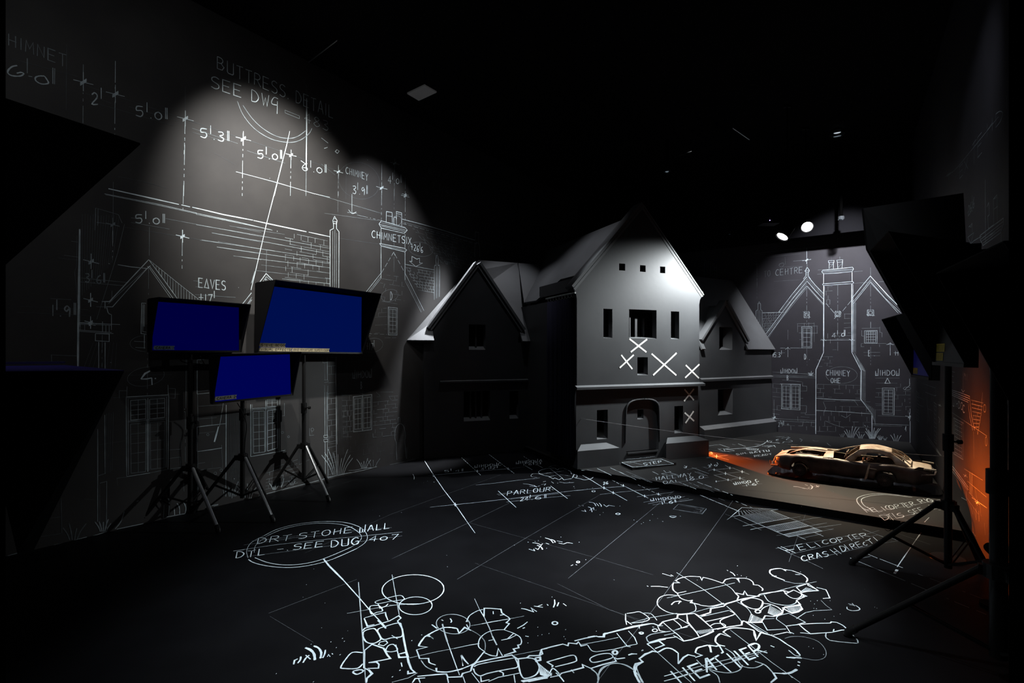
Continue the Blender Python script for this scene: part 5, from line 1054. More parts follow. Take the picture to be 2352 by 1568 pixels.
# ------------------------------------------------------------------ the drawing on the far wall
db = Draw(WB); db.run('''
V 1640 460 6.533
K 0.95
L 4c 600 800 1000 752 1392 712 1700 682 ; L 7b 1392 712 1392 900 ; S 7b 1392 895 65 1 -.15 ; L 4c 1190 912 1330 900 ; L 5c 1397 960 1397 1005 ; S 5d 640 955 40 ; L! 6d 645 980 648 1290
T 7d 745 1150 850 1130 0 -85 TO
T 7c 915 1130 1340 1085 0 -90 CEnTRE
L~ 6d 1000 945 975 975 1010 1000 1045 975 1040 940 980 955 ; L 5d 1065 850 1072 965
L 4d 600 830 900 790 1300 745 ; L 3d 700 870 1300 800 ; L 3d 1000 1000 1330 985 ; L 3d 900 1215 1300 1190 ; L 3c 1560 1045 1630 1042 ; L 3c 1550 1108 1630 1102 ; L 3d 1760 840 1762 900 ; L 4c 1888 845 1888 880 ; L 3c 2100 1070 2230 1060
L~ 8b 1380 1070 1365 1060 1380 1040 1397 1008 1420 1035 1430 1055 1418 1075 ; L 7b 1378 1075 1378 1130 1340 1180 ; L 7b 1416 1075 1416 1135 1450 1180 ; L 5b 1372 1050 1424 1052 ; L 5b 1376 1072 1420 1074 ; L 4b 1397 1080 1397 1200
L 7b 1718 905 1716 930 1730 935 1728 1025 ; L 7b 1800 900 1800 930 1790 935 1792 1022 ; L 7b 1715 905 1805 900 ; L 5b 1720 932 1798 928 ; L 5c 1732 960 1790 955 ; L 4c 1735 1015 1780 960 ; L 7b 1842 895 1850 920 1858 1025 ; L 7b 1930 890 1928 920 1922 1018 ; L 7b 1840 897 1935 890 ; L 5b 1855 930 1925 925 ; L 4c 1860 1010 1915 950
V 1550 600 3.5633
L 9b 1210 72 1320 62 1455 48 ; L 7b 1455 48 1463 62 1450 85 ; L 7b 1210 72 1202 86 1218 102 ; L 8b 1218 102 1330 96 1450 84 ; L 5b 1208 82 1460 64 ; L 5c 1214 92 1455 74
L 8b 1212 184 1330 176 1456 165 1464 175 1452 186 ; L 6b 1212 184 1208 190 1218 198 1450 182
L 9a 1218 102 1217 184 ; L 9a 1450 88 1451 168 ; L 9a 1218 198 1217 745 ; L 5b 1222 200 1221 700 ; L 12a 1448 186 1449 745 ; L 5b 1458 190 1458 740 ; L 9a 1217 745 1155 885 1154 1140 1153 1412 ; L 9a 1449 745 1527 897 1523 1130 1613 1248 1614 1450 ; L 5b 1520 900 1518 1128
H 4c 1462 330 1482 330 1480 760 1462 730 4 ; H 4c 1455 725 1558 885 1555 900 1528 890 12 ; H 4c 1530 895 1558 885 1558 1150 1526 1130 4 ; H 4c 1530 1135 1640 1210 1640 1340 1616 1250 9
L 7b 1155 1120 1330 1132 1522 1136 ; L 6b 1155 1218 1380 1232 1613 1248 ; L| 6b 1238 345 1333 455 ; L| 6b 1443 322 1333 455 ; L 7c 1325 440 1333 455 1342 440
L! 5c 1333 190 1333 740 ; L! 5c 1080 200 1080 520 ; L! 4c 1080 710 1083 865 ; L! 4c 1602 50 1602 400 ; L! 5b 1603 495 1603 545 ; L! 4c 1603 700 1602 860
L 8b 1078 128 960 270 850 415 ; L 8b 1082 163 960 310 740 600 ; L 7b 1080 200 960 345 758 620 ; L 5c 1082 180 745 612 ; L 4c 1083 212 850 500 764 628
L 8b 1094 128 1150 195 1218 265 ; L 8b 1083 163 1150 240 1218 312 ; L 7b 1083 202 1218 350 ; L 4c 1083 212 1218 362 ; H 4c 1070 140 870 398 905 395 1078 168 26 ; H 4c 1098 135 1216 265 1216 300 1090 165 16
L 6b 715 420 800 419 892 416 ; L 7b 850 415 862 414 ; B 4c 720 425 880 420 770 565 718 575 7 7 .8 ; L 4c 740 600 850 480
L 6c 664 575 665 405 680 395 680 352 690 330 702 352 702 395 716 405 716 590 ; L 5c 690 398 690 590 ; L 4c 678 400 678 580 ; L 4c 704 400 704 585 ; L 5c 676 345 704 345 ; L! 4d 673 0 672 305
L 8b 1600 120 1520 215 1452 300 ; L 6b 1602 150 1520 255 1455 335 ; L 6b 1602 170 1455 352 ; L 10a 1600 120 1740 275 1890 425 ; L 6b 1602 165 1720 300 1852 425 ; L 5b 1604 178 1830 425 ; L 4c 1604 150 1870 425 ; L 5c 1846 388 1872 386
L 5c 1672 168 1740 162 ; L 4c 1470 180 1600 170
Lo 5b 1057 415 1103 415 1103 460 1057 460 ; E 5b 1080 437 13 12 ; L 4b 1050 410 1112 460 ; L 4b 1095 405 1097 470 ; L 4b 1065 405 1065 465
Lo 5b 1310 410 1358 410 1356 452 1310 452 ; E 5b 1333 431 15 14 ; L 5b 1305 470 1356 410 ; L 4b 1318 402 1318 460 ; L 4b 1348 402 1348 460
Lo 5b 1575 398 1628 398 1628 443 1575 443 ; E 5b 1601 421 15 13 ; L 4b 1582 392 1582 450 ; L 4b 1620 392 1620 450 ; L 4b 1568 435 1638 445
W 6b 1037 535 1123 535 1120 709 1040 709 2 4 ; W 6b 1552 567 1656 565 1656 671 1552 670 4 4
L 4c 1000 510 1140 508 ; L 4c 1005 530 1170 530 ; L 4c 1020 585 1170 588 ; L 4c 1015 585 1035 585 ; L 4c 1165 535 1165 585 ; L 4c 1005 510 1005 580 ; L 4c 1095 500 1095 535 ; L 3c 1140 500 1140 660 ; L 4c 1060 505 1060 535 ; L 4c 1020 640 1040 640
L 4c 1530 548 1678 545 ; L 4c 1678 535 1678 580 1695 583 1695 620 ; L 4c 1530 565 1530 610 1550 612 ; L 4c 1525 672 1545 672 ; L 4c 1655 672 1730 672 ; L 4c 1675 680 1675 700 ; L 4c 1525 672 1525 698 1550 698
T 9b 1280 628 1400 612 0 -38 4'.0
L 9b 1386 560 1386 612 ; L 9b 1394 560 1394 608 ; L 4c 1280 612 1450 608 ; L 5b 1190 645 1330 643 1475 643 ; S 8b 1218 643 22 ; S 8b 1449 643 24
L 5b 862 710 905 710 ; L 7b 905 720 925 705 945 720 ; L 5b 925 700 925 782 ; L! 5b 945 708 1040 709 ; L 4c 925 560 925 640
T 8b 797 782 920 782 0 -36 15.3' ; 
L 8b 798 765 815 765 ; L 8b 806 755 806 778 ; L 4c 800 750 900 748 ; L 4c 800 785 850 785
T 9b 1058 802 1105 802 0 -44 D ; 
D 8b 1101 803
T 9b 1583 776 1625 776 0 -48 E ; 
D 9b 1634 772 ; L 4c 1545 745 1680 745 ; L 4c 1550 770 1680 772
L 6b 1737 682 1763 668 1788 684 ; L 6b 1763 665 1763 768 ; L 5b 1730 680 1796 680 ; L 7b 1790 748 1832 748 ; L 6b 1806 735 1806 770 ; L 6b 1826 738 1826 770
T 8b 862 915 1050 915 0 -34 uInDOu ; 
T 8b 915 972 955 970 0 -38 B ; 
T 9b 1235 932 1490 940 0 -44 CHIMNEY ; 
T 9b 1273 994 1410 996 0 -38 OnE ; 
E 3c 1365 930 128 68 0 ; T 8b 1636 934 1845 934 0 -44 uInDOu
Lo 8b 1740 955 1762 997 1720 997 ; L 3c 1640 955 1840 955 ; L 3c 1650 995 1820 997 ; G 6b 1112 935 6 38 ; L 5b 1090 930 1135 936 ; L 4c 800 905 1150 925
L 5c 798 932 960 938 1155 940 ; L 5c 798 945 1155 953 ; L 3d 798 920 1000 925
W 6b 873 1003 950 1006 950 1212 873 1206 2 6 ; W 6b 950 1006 1027 1009 1025 1216 950 1212 2 6 ; L 8b 950 1010 950 1200
L 5b 862 1002 1032 1006 ; L 5b 868 1205 930 1208 ; L 4c 1045 985 1045 1020 1080 1022 1080 1060 1030 1062 ; L 4c 880 970 1040 985 ; L 4c 1020 1180 1078 1182 1075 1240 1030 1240 ; L 4c 1028 1120 1050 1120 ; L 4c 1068 1240 1068 1255 1150 1255
B 4c 800 1000 868 1005 868 1290 800 1280 8 1 .6 ; B 4c 1030 1270 1145 1280 1145 1350 1010 1345 2 2 .6 ; L 4c 790 1285 1150 1303 ; L 4c 800 1300 1150 1322 ; B 4c 880 1260 1145 1280 1145 1390 890 1380 3 4 .3
B 4c 1165 1005 1515 1015 1515 1120 1160 1108 3 6 .5 ; B 4c 1160 1140 1600 1150 1605 1400 1160 1390 6 7 .5 ; B 4c 1225 545 1440 540 1440 720 1225 725 4 4 .25 ; B 4c 1165 780 1300 780 1290 860 1165 860 3 3 .5 ; B 4c 1222 210 1290 205 1290 350 1222 350 4 2 .6 ; B 4c 1385 430 1440 430 1440 540 1385 545 3 1 .8
L 4c 1230 1305 1300 1335 1385 1362 ; L 4c 1440 1135 1470 1140 1500 1180 ; L 5c 1360 1260 1400 1280 1440 1250 ; L 5c 1215 1150 1235 1200 1220 1240
W 6b 1698 1035 1798 1037 1795 1258 1698 1253 2 7 ; B 4c 1645 1040 1695 1040 1695 1250 1645 1250 6 1 .6 ; B 4c 1800 1000 1930 1000 1930 1250 1800 1250 8 3 .45 ; L 4c 1640 1110 1700 1112 ; L 4c 1640 1165 1690 1167 ; L 5b 1920 960 1922 1015 1880 1050 ; E 5c 1900 1040 30 12
L 5b 1615 1330 1780 1335 1915 1340 ; L 4c 1615 1342 1860 1350 ; L 4c 1660 1262 1930 1272 ; S 8b 812 1280 38 ; S 8b 1920 1272 34
T 8c 845 1352 925 1345 0 -34 2'9" ; 
T 8b 1882 1390 1925 1390 0 -42 4 ; 
L| 8b 1926 1205 1926 1350 ; L 8b 1926 1350 1926 1483 ; L 4c 812 1130 812 1240 ; L 4c 812 1310 812 1395 ; L 7c 823 1350 812 1340 828 1330 ; S 4c 925 1335 12
G 7b 1440 1445 6 105 ; G 8b 1615 1452 9 105 ; G 7b 1520 1450 4 60 ; G 7b 1810 1472 4 80 ; G 5c 1720 1465 6 30 ; G 5c 1370 1440 4 40 ; G 6b 1680 1462 5 45 ; L 8b 1552 1340 1560 1350 ; L 6b 1575 1345 1580 1355
T 7d 1960 1000 2000 1000 0 -10 .
''')
db.build('chalk_elevation_drawing', wall_back)
# roof lines further left on the far wall (seen between the gables)
dq = Draw(WB); dq.run('''
V 1200 450 4.48
H 8d 1875 650 2000 700 2000 865 1875 865 6 ; B 6d 1960 690 2090 760 2090 865 1960 865 5 3 .6 ; L 6d 1885 640 1880 690 1870 700 1870 865
''')
dq.build('chalk_roof_drawing', wall_back)
# ------------------------------------------------------------------ the drawing on the right wall
dr = Draw(WR); dr.run('''
V 2080 100 2.8
T 6c 345 872 408 800 0 -75 EX
T 6c 425 785 500 690 0 -130 TE
T 6c 515 610 665 450 0 -85 nD'
S 4c 280 840 40 .6 -.4 ; L 3c 270 890 272 965 ; L 9b 514 875 515 1000 517 1280 ; L 4d 508 300 510 860 ; L 4d 595 660 598 780
T 5b 390 1130 446 1045 0 -62 #26'6
T 6c 396 1120 444 1060 0 -55 +26'
E 2d 420 1050 40 130 10 ; L 5b 410 1180 430 1155 431 1215 ; L~ 5b 408 1180 415 1172 422 1180 430 1160 ; Lo 5b 402 1245 440 1215 420 1285 ; L 7b 405 1302 440 1268 490 1238
L 6b 525 1050 537 1022 540 1100 530 1112 535 1190 568 1164 ; L 6b 570 1165 567 1000 590 972 592 1140 ; L 4b 573 1000 590 985 ; L 4b 572 1065 595 1045
Lo 8b 480 1235 540 1190 632 1122 632 1160 615 1215 500 1298 484 1262 ; L 5b 486 1258 628 1145 ; L 5b 490 1272 620 1170 ; L 5b 498 1285 615 1192 ; L 4b 520 1250 580 1210
L 6b 618 1215 618 1350 629 1368 620 1400 621 1460 ; L 5b 486 1290 490 1322 ; L 6b 525 1430 627 1368 ; L 5b 522 1442 622 1385 ; L 4c 588 1310 610 1295 ; L 4c 300 830 340 790 600 470
V 2080 760 2.904
L 5a 305 392 370 412 430 436 ; L 5a 305 402 428 450 ; L 5a 305 414 425 464 ; L 5a 305 425 420 475 ; L 6a 428 438 440 560 462 662 ; L 5a 418 470 430 570 450 662 ; L 5b 515 410 505 560 483 690 ; L 4b 470 560 482 690 ; B 4b 440 460 520 480 490 640 458 640 7 1 .9
T 7a 315 498 385 528 0 -48 uInDO
T 8a 380 538 398 548 0 -50 C
L 4a 385 270 385 408 ; L 5a 373 388 385 408 396 394 ; W 5a 322 578 388 614 386 858 322 818 3 8 ; W 5b 190 474 208 490 208 755 191 735 2 8 ; W 4b 74 400 92 420 90 606 74 590 2 8 ; L 8a 395 280 400 300 ; H 4b 388 280 412 286 412 330 390 320 3
L 5b 145 698 190 760 240 832 ; L 4b 145 715 235 832 ; L 5a 305 888 360 960 420 1042 ; L 5a 305 905 420 1058 ; L 4b 305 925 415 1062 ; S 5a 480 1145 22 .7 .5 ; S 5b 400 965 20 .7 .5 ; S 6b 228 495 16 .7 .4 ; L 7b 218 570 232 590 225 610 ; L 7b 200 880 215 905 ; L 6b 205 860 206 900 ; L 5a 375 1110 410 1130 ; L 6a 390 1060 392 1120 ; L 6a 405 1070 408 1130
H 7b 428 935 446 945 444 1100 430 1080 3 ; L 4b 445 1110 545 1180 ; L 5a 470 1180 473 1260 ; L 5a 490 1200 492 1270 ; L 4b 455 670 458 850 ; L 4b 145 350 148 600 ; L 4b 200 370 200 430 ; L 5b 195 425 200 432 206 426 ; L 4b 310 270 330 275 ; L 4b 310 340 325 345 ; L 4b 310 300 322 304 ; E 5b 530 515 8 25 ; E 4b 540 735 6 30 ; L 5b 140 440 160 600 ; B 3b 60 330 200 380 200 700 50 620 6 4 .4 ; B 3b 330 880 540 1010 545 1400 440 1200 4 4 .3
L 4b 460 1350 470 1370 ; L 5a 450 1340 466 1368 ; L 3b 305 540 545 700
''')
dr.build('chalk_elevation_drawing', wall_right)
# ------------------------------------------------------------------ the garden plan painted on the floor
df = Draw(FL, 0.0008); df.run('''
K 0.8
V 500 1150 3.7517
L~ 9a 400 300 520 242 700 198 900 178 1060 182 1150 198 1222 224 ; L~ 6b 1222 224 1268 262 1290 310 1270 360 1200 410 ; L~ 9a 1200 410 1080 465 940 520 780 558 620 575 480 568 370 550 300 528 265 505 ; L~ 5b 262 492 250 430 290 360 400 300
L~ 8a 430 300 560 245 740 205 900 193 1050 202 1150 230 1215 272 ; L~ 5b 1215 272 1240 310 1220 350 1150 400 ; L~ 8a 1150 400 1000 465 850 520 700 548 560 552 430 532 320 490 ; L~ 4b 315 445 330 380 430 300
T 10a 325 372 640 333 14 -50 DRt
T 10a 680 330 1170 270 10 -48 STOnE
T 11a 1210 275 1490 235 6 -50 uALL
T 10a 145 495 420 462 10 -56 DtL
T 10a 490 440 620 425 6 -40 -.
T 11a 635 425 920 392 12 -48 SEE
T 12a 965 402 1225 372 4 -60 DUg
T 10a 1290 352 1560 330 14 -44 407
L 6b 135 433 500 378 900 335 1300 298 1590 268 ; L 4c 225 380 640 325 ; L 4c 290 346 900 278 1500 230 ; L 4c 240 482 800 410 1590 302 ; L 7a 135 433 230 421 ; L 4c 310 345 900 300
L 15a 910 498 960 560 1080 680 ; L 11a 1080 680 1225 842 ; L 10a 1225 842 1330 965 1450 1090 ; L 13a 1380 1030 1450 1100
E 9a 1683 765 267 128 -2 ; E 8a 1705 905 143 77 -2
L 7b 1213 702 1235 1000 1255 1250 1275 1568 ; L 6b 1502 636 1535 820 1565 985 ; L 5b 1115 970 1400 918 1600 888 1780 885 ; L 6b 1480 900 1700 888
Lo~ 7a 1360 868 1460 838 1570 815 1605 838 1595 852 1480 868 1385 886
Lo~ 9a 1312 912 1370 902 1400 912 1420 948 1370 962 1325 975 ; L 10a 1380 886 1400 926 1450 908 1468 888 ; L 9a 1265 1010 1350 985 1445 962 1450 990 1468 1032 ; L 12a 1262 1012 1290 1080 1350 1065
L 10a 1250 1118 1268 1098 1350 1075 1480 1035 1560 990 1580 1010 1550 1035 1590 1105 ; L~o 10a 1380 1110 1450 1080 1560 1052 1582 1080 1590 1165 1500 1180 1430 1195 1395 1160
L~o 10a 1262 1125 1320 1103 1360 1108 1400 1170 1400 1200 1340 1230 1280 1215 1252 1165 ; Lo 8a 1400 1218 1450 1206 1465 1225 1430 1250 1385 1240 ; L~o 8a 1450 1290 1470 1250 1510 1237 1540 1262 1545 1290 1490 1302
L 11a 1265 1290 1330 1237 1430 1272 1462 1330 1488 1360 1400 1378 1300 1395 ; L 14a 1590 1100 1605 1200 1625 1300 ; L 13a 1625 1300 1645 1390 1668 1450 ; L 12a 1668 1450 1700 1480 1640 1490 1640 1465 ; Lo 13a 1555 1322 1625 1305 1638 1345 1565 1350 ; L 9a 1535 1240 1555 1320 ; L 8a 1500 1160 1550 1190
L~ 9a 1250 1310 1160 1308 1100 1370 1062 1432 1080 1445 1200 1445 1250 1405 ; L 16a 1262 1290 1262 1440 ; L~o 10a 1165 1472 1225 1455 1255 1468 1200 1495 ; L 10a 1300 1395 1370 1390 1390 1410 1385 1442 1290 1445 ; L 14a 1300 1455 1330 1490 1285 1530 1280 1568 ; L 10a 1262 1440 1300 1460
L 12a 655 1410 662 1375 690 1362 ; L~ 10a 690 1400 712 1370 716 1342 ; L~ 16a 755 1265 800 1285 830 1320 838 1372 ; L~ 10a 735 1395 760 1355 790 1330 ; L 9a 758 1330 800 1365 ; L~ 13a 828 1250 870 1270 892 1310 885 1358 ; L~ 9a 905 1355 922 1320 928 1285 ; L 7a 945 1345 955 1325 970 1345 ; L 7a 985 1315 992 1325
D 14a 1055 1325 ; D 10a 975 1215 1075 1185 1092 1210 1022 1265 505 1490 825 1560 805 1235 ; D 9a 1760 1155 1672 1205 1395 130 ; D 6b 1335 79 1120 1120 895 1095 1515 655 925 880 765 722 735 830 828 587
L 7a 1580 1395 1586 1420 ; L 6a 1568 1462 1575 1456 ; L 7a 1500 1520 1512 1512
V 900 1280 3.92
E 6b 552 600 152 88 4 ; L 13a 360 605 408 640 ; L 9a 447 562 462 570 ; L~ 9a 525 550 538 572 530 588
L 11a 700 655 672 605 ; L 10a 665 578 688 578 ; L 13a 715 658 655 630 605 682 590 642
L~ 12a 590 640 520 630 460 634 390 662 330 695 295 715 ; L 9a 300 705 350 715 382 736 330 700 ; L~ 12a 295 715 258 765 240 798 ; L 8a 240 798 318 808 222 832 ; L 10a 222 832 240 880 250 912 ; L 9a 250 912 330 910 335 945 350 955 395 970 ; L~ 6b 262 925 310 985 395 1025
L 14a 400 995 402 1028 ; L~ 11a 402 1028 500 1032 600 1012 640 1000 ; L~ 9a 640 1000 740 955 790 900 830 850 ; L~ 6c 712 655 780 695 830 745 842 790 838 835 ; L 10a 640 978 625 880 655 925 690 962
L 12b 455 600 478 690 500 760 ; L 7a 500 760 540 870 585 995 ; L 6b 585 995 610 1060 ; L 5b 160 905 400 850 560 820 ; L 7a 560 820 700 790 790 775 ; L 8a 870 750 910 742
L~ 8a 672 580 700 525 770 482 820 470 ; L 11a 830 532 832 458 900 460 982 467 990 500 1012 515 975 522 ; L~ 8a 1010 515 1045 535 1065 555 ; L 9a 1065 555 1030 588 1058 596 1035 622 1010 652 ; L 8a 912 485 914 510
L 5b 745 372 790 470 ; L 10a 790 470 830 535 ; L 8b 830 535 880 640 905 710 ; L 13b 905 710 945 790 ; L 5b 710 615 810 598 ; L 8a 810 598 900 580 1065 552 ; L 5b 1065 552 1190 528
L~ 7a 840 850 785 810 782 760 805 715 860 675 930 655 1010 650 ; L 8a 1010 652 1090 680 ; L~ 7a 1090 680 1150 715 1168 755 1160 785 ; L 12a 1160 785 1135 790 1143 815 1095 825 1112 850 1010 882 ; L 10a 945 888 958 820 995 885 ; L~ 8a 945 888 890 882 830 855
L 9a 985 745 1040 735 1095 685 ; L 7a 985 745 1060 730 1120 700
L 5b 0 1125 150 1085 230 1040 ; L 11a 230 1072 410 1055 490 1050 505 1080 625 1075 638 1045 710 1025 ; L 12a 710 1025 725 975 760 948 900 915 1080 880 1130 915 1215 905 1240 886 1330 885 1348 830 1440 805 1545 780
L 11a 1345 830 1357 868 1330 884 ; L 5b 1100 880 1400 822 ; L 10a 1545 782 1585 795 1592 770 1665 778 1680 760 1705 798 1760 785 ; L 12a 1645 752 1740 728 1850 708 ; L 15a 1855 715 1908 715 1912 690 1945 684 ; L 11a 1945 684 2060 655 2180 628 2330 598
L~ 8a 740 985 780 965 900 940 1108 905 ; L~ 8a 1108 905 1135 982 1050 1005 960 1022 ; L~ 9a 960 1022 860 1045 795 1066 750 1040 735 1000 ; L 8a 800 1072 805 1118 880 1100 ; L~ 8a 960 1022 1000 1040 1002 1065 ; L 7a 870 1118 960 1080 1150 1042
L~ 9a 1138 920 1145 990 1165 1060 1200 1090 1290 1062 1325 1010 1318 960 1280 915 1215 905 ; H 11a 1165 1108 1380 1068 1400 1092 1190 1125 16 ; H 8a 1320 960 1440 1040 1400 1080 1340 1060 8 ; L 9a 1300 940 1440 1058 ; L 12a 1230 1120 1385 1085 1395 1060 1440 1062 ; L~ 8a 1420 1045 1450 1000 1500 1040 1502 1050
Lo 13a 1290 905 1335 898 1338 925 1300 932 ; L~ 8a 1395 942 1500 912 1630 880 1662 915 1640 942 1470 985 ; L 11a 1395 940 1450 975 1440 990
L~o 8a 1785 912 1850 878 1955 865 1988 900 1900 930 1810 945 ; E 13a 2010 856 20 17 ; L~ 6a 1762 788 1800 840 1845 850 ; L 7a 1845 850 2000 828 2120 798 2205 782 ; L 7a 2025 682 2120 800 2150 805 ; L 7a 2210 780 2185 720 2130 662 ; L 5a 1690 788 1900 750 2040 720
L 11a 1425 1080 1520 1060 ; L 10a 1520 1045 1600 1025 1725 992 1716 965 1792 1000 ; L 11a 1792 1000 1900 965 2020 935 2000 902 2030 915 2100 905 ; L 9a 1478 1040 1520 1080 1550 1120 ; L 9a 1505 1060 1545 1035 ; L 8b 1615 1010 1640 1040
L~ 6b 1792 1005 1845 1045 1865 1085 1850 1129 ; L~ 7b 1855 1110 1870 1040 1920 985 2010 952 2110 975 2200 1035 2255 1129 ; L 13a 2228 912 2258 940 2205 975 2185 1050 ; L~ 12a 2190 1030 2205 1085 2235 1129 ; L 10a 2228 912 2280 870 2345 848
L 9a 2130 880 2160 870 2208 868 ; L 8a 2250 840 2262 832 ; L~o 7a 2225 678 2248 672 2265 684 2242 692
L 10a 1165 460 1200 465 1250 482 1275 490 1255 455 1305 488 ; L 9a 1280 438 1360 450 ; L 8a 1310 442 1355 425 ; L 9a 1398 422 1408 435 ; L 11a 1465 380 1468 415 1455 450 ; L 12a 1503 405 1488 440 ; L 9a 1543 415 1572 437
E 11a 1468 592 24 14 ; L 9a 1130 640 1185 610 1222 580 ; L 9a 1178 640 1198 632 ; D 13a 1158 412 ; D 9a 1315 627 1315 705 1352 695 1415 685 1565 650 1225 770 1550 713 1562 733 1842 663 1443 355 180 748 268 697 ; L 9a 1202 708 1232 714
L 9a 1615 74 1628 70 ; L 9a 1655 64 1668 68 ; E 9a 1677 41 14 8 ; D 10a 1746 20 2302 258 2340 262 ; L 5c 1995 200 2005 204 ; L 9a 85 950 92 985 ; L 8a 68 1020 78 1012 ; L 9a 500 1080 510 1129 ; L 6a 640 1070 660 1129 ; L 6a 720 1040 790 1129 ; L 9a 185 1129 210 1092 300 1085 ; L 7a 240 1090 255 1129 ; L 8a 1100 1060 1110 1129
V 1350 1200 3.36
L 8a 292 702 292 750 300 788 ; L~ 7a 300 702 350 695 405 690 475 740 430 765 340 775 ; L~ 6b 430 698 490 705 535 755 ; L 12a 300 760 340 788 ; L 5b 330 775 480 735 690 700
L 9a 0 885 50 875 82 882 125 882 130 855 155 852 240 830 350 800 385 795 470 780 ; L 11a 385 795 395 825 398 795 ; L 11a 470 780 510 780 550 796 580 765 690 738 695 712 770 705 822 700 ; L 12a 822 700 860 722 945 695 950 664 1050 645 ; L 11a 1050 645 1072 625 1200 588 1312 568 1330 552 ; L 11a 1330 552 1385 543 1510 525 1530 548 1590 520
L 4b 830 690 1100 615 1400 545 1640 482 1765 456 ; L 12a 1510 525 1550 535 ; Lo 11a 1610 500 1698 470 1778 525 1690 532 1650 540 ; L 8a 1698 470 1700 485 1775 520 ; L 8a 1765 500 1838 518 1850 540 1868 582 1815 585 ; L 4c 1800 600 1840 640 1885 673 ; L 5b 1885 673 1750 680 1680 695 1610 742 ; H 2.5a 1690 500 1770 525 1700 530 1640 535 8
L~ 7b 1362 560 1400 610 1490 635 1560 638 1605 620 1610 600 ; L 9a 1610 600 1672 572 1650 545 ; L 9a 1590 520 1640 545 1690 568 1650 570 ; L~ 7a 1520 545 1570 580 1620 585 1650 562 1640 540 ; L 11a 1612 600 1640 632 1500 660
Lo~ 11a 1182 612 1230 590 1275 582 1340 600 1350 625 1330 660 1290 668 1230 650 ; L 9a 1350 622 1412 630 ; E 11a 1313 687 20 12 ; L~ 9a 1412 630 1470 655 1502 690 1480 712 1430 725 ; L 11a 1430 725 1370 718 ; L~ 7b 1335 680 1360 655 1412 635 ; H 3.0a 1410 640 1500 690 1440 722 1390 700 9
Lo 12a 1510 665 1525 652 1640 640 1655 668 1620 690 1575 700 ; H 4.0a 1530 655 1640 642 1648 680 1575 695 10 ; L 11a 1430 725 1500 700 1510 665 ; L 11a 1205 762 1250 772 1340 770 1348 748 ; H 4.5a 1262 705 1350 745 1330 768 1240 768 9 ; L~ 5b 1150 610 1230 660 1270 725 1255 765 ; L 7b 1072 645 1130 695 1185 760 ; L 12a 1370 718 1350 752
L 9a 765 712 770 765 840 850 862 885 ; L 9a 822 700 880 745 960 815 ; L 11a 862 885 920 862 968 840 965 820 ; L 11a 860 722 910 715 ; L~ 7a 905 765 1000 745 1130 710 1095 680 ; L 7a 870 730 905 765 ; L 7b 870 728 1090 678 ; H 4.0a 845 835 950 820 960 842 870 862 9
L 11a 960 825 1060 810 1085 805 1188 790 1190 765 1205 758 ; L~ 7a 942 800 980 780 1040 780 1062 800 1000 825 ; L~ 7a 1130 710 1040 745 1022 770 1060 805 ; L 9a 1205 758 1320 840 1420 870 ; L 7b 1225 770 1360 850 ; L 7b 1255 772 1390 855
L 8a 575 765 655 835 ; L~ 7a 655 835 720 812 700 780 655 745 ; L 8a 700 738 790 790 ; L 8a 790 790 720 815 ; L 8a 540 800 555 835 600 842 ; L~ 9a 660 840 700 870 742 915 ; L 11a 742 915 800 905 872 882 ; L 7b 790 800 850 850 ; L~ 8b 655 838 700 820 770 805 ; L 7b 538 798 580 795
L~ 7b 452 885 500 860 640 838 ; L~ 7b 452 885 460 910 475 925 ; L 9a 475 925 560 900 690 882 ; L 10a 550 912 600 900 ; L 7b 590 870 680 850 ; L 12a 460 935 548 912 590 945 520 972 ; L 12a 475 950 458 935 ; L 8a 660 870 742 918
L 11a 700 548 690 545 ; L~ 10a 690 545 660 520 655 485 662 466 ; L 10a 662 466 708 465 678 450 ; L~ 9a 678 450 710 430 780 415 868 418 ; L 9a 868 418 880 446 890 422 ; L~ 9a 890 422 960 440 1042 468 ; L 10a 1042 468 1062 440 1110 428 ; L 9a 1110 428 1148 430 1170 466 1160 430 1212 430 ; L~ 9a 1212 430 1250 440 1275 460 ; L 10a 1275 460 1280 480 1318 484 ; L~ 9a 1318 484 1350 510 1345 525
L 8a 690 545 760 530 ; L~ 8a 690 548 720 585 780 605 ; L 13a 780 605 805 600 795 618 860 632 ; L~ 9a 860 632 880 640 960 645 1050 622 ; L 11a 1150 605 1165 570 1140 545 1150 545 1200 556 1210 528 1232 562 1325 570 ; L~ 6b 1052 470 1110 510 1145 555
L 5b 685 385 900 520 1060 640 ; L 5b 610 582 760 550 900 520 1135 465 ; L~ 7a 700 565 620 558 560 575 537 610 550 650 620 692 700 705 780 700 ; L~ 6b 800 608 830 640 830 680 780 700
L~ 8a 645 635 670 612 718 605 ; L~ 7a 700 628 712 612 725 612 ; L 9a 575 393 648 416 ; L 10a 640 402 660 413 ; L 9a 458 488 466 493 ; L 9a 487 492 550 492 620 500 ; L 9a 1075 367 1082 372 ; L~ 9a 1098 380 1120 392 1137 412 ; D 10a 1155 402 1185 410 1225 420 845 442 1155 333 ; L 6a 1640 380 1645 382
L~ 13a 1520 446 1440 415 1405 390 ; L~ 12a 1405 390 1408 368 1440 358 1475 354 ; L~ 9a 1475 354 1500 358 1528 374 ; L 9a 1528 374 1520 362 1575 370 ; L~ 9a 1575 370 1630 390 1665 405 ; L 8a 1600 400 1640 402 ; L~ 11a 1665 405 1695 435 1685 462 ; L| 6b 1510 450 1600 470 1680 470 ; L 9a 1420 412 1455 412 1440 420
L~ 7b 2000 650 2005 668 2045 680 2090 675 2098 662 2070 640 ; L 6b 2010 625 2050 635 ; L 5b 2020 635 2070 640 ; L 5b 2040 622 2060 645
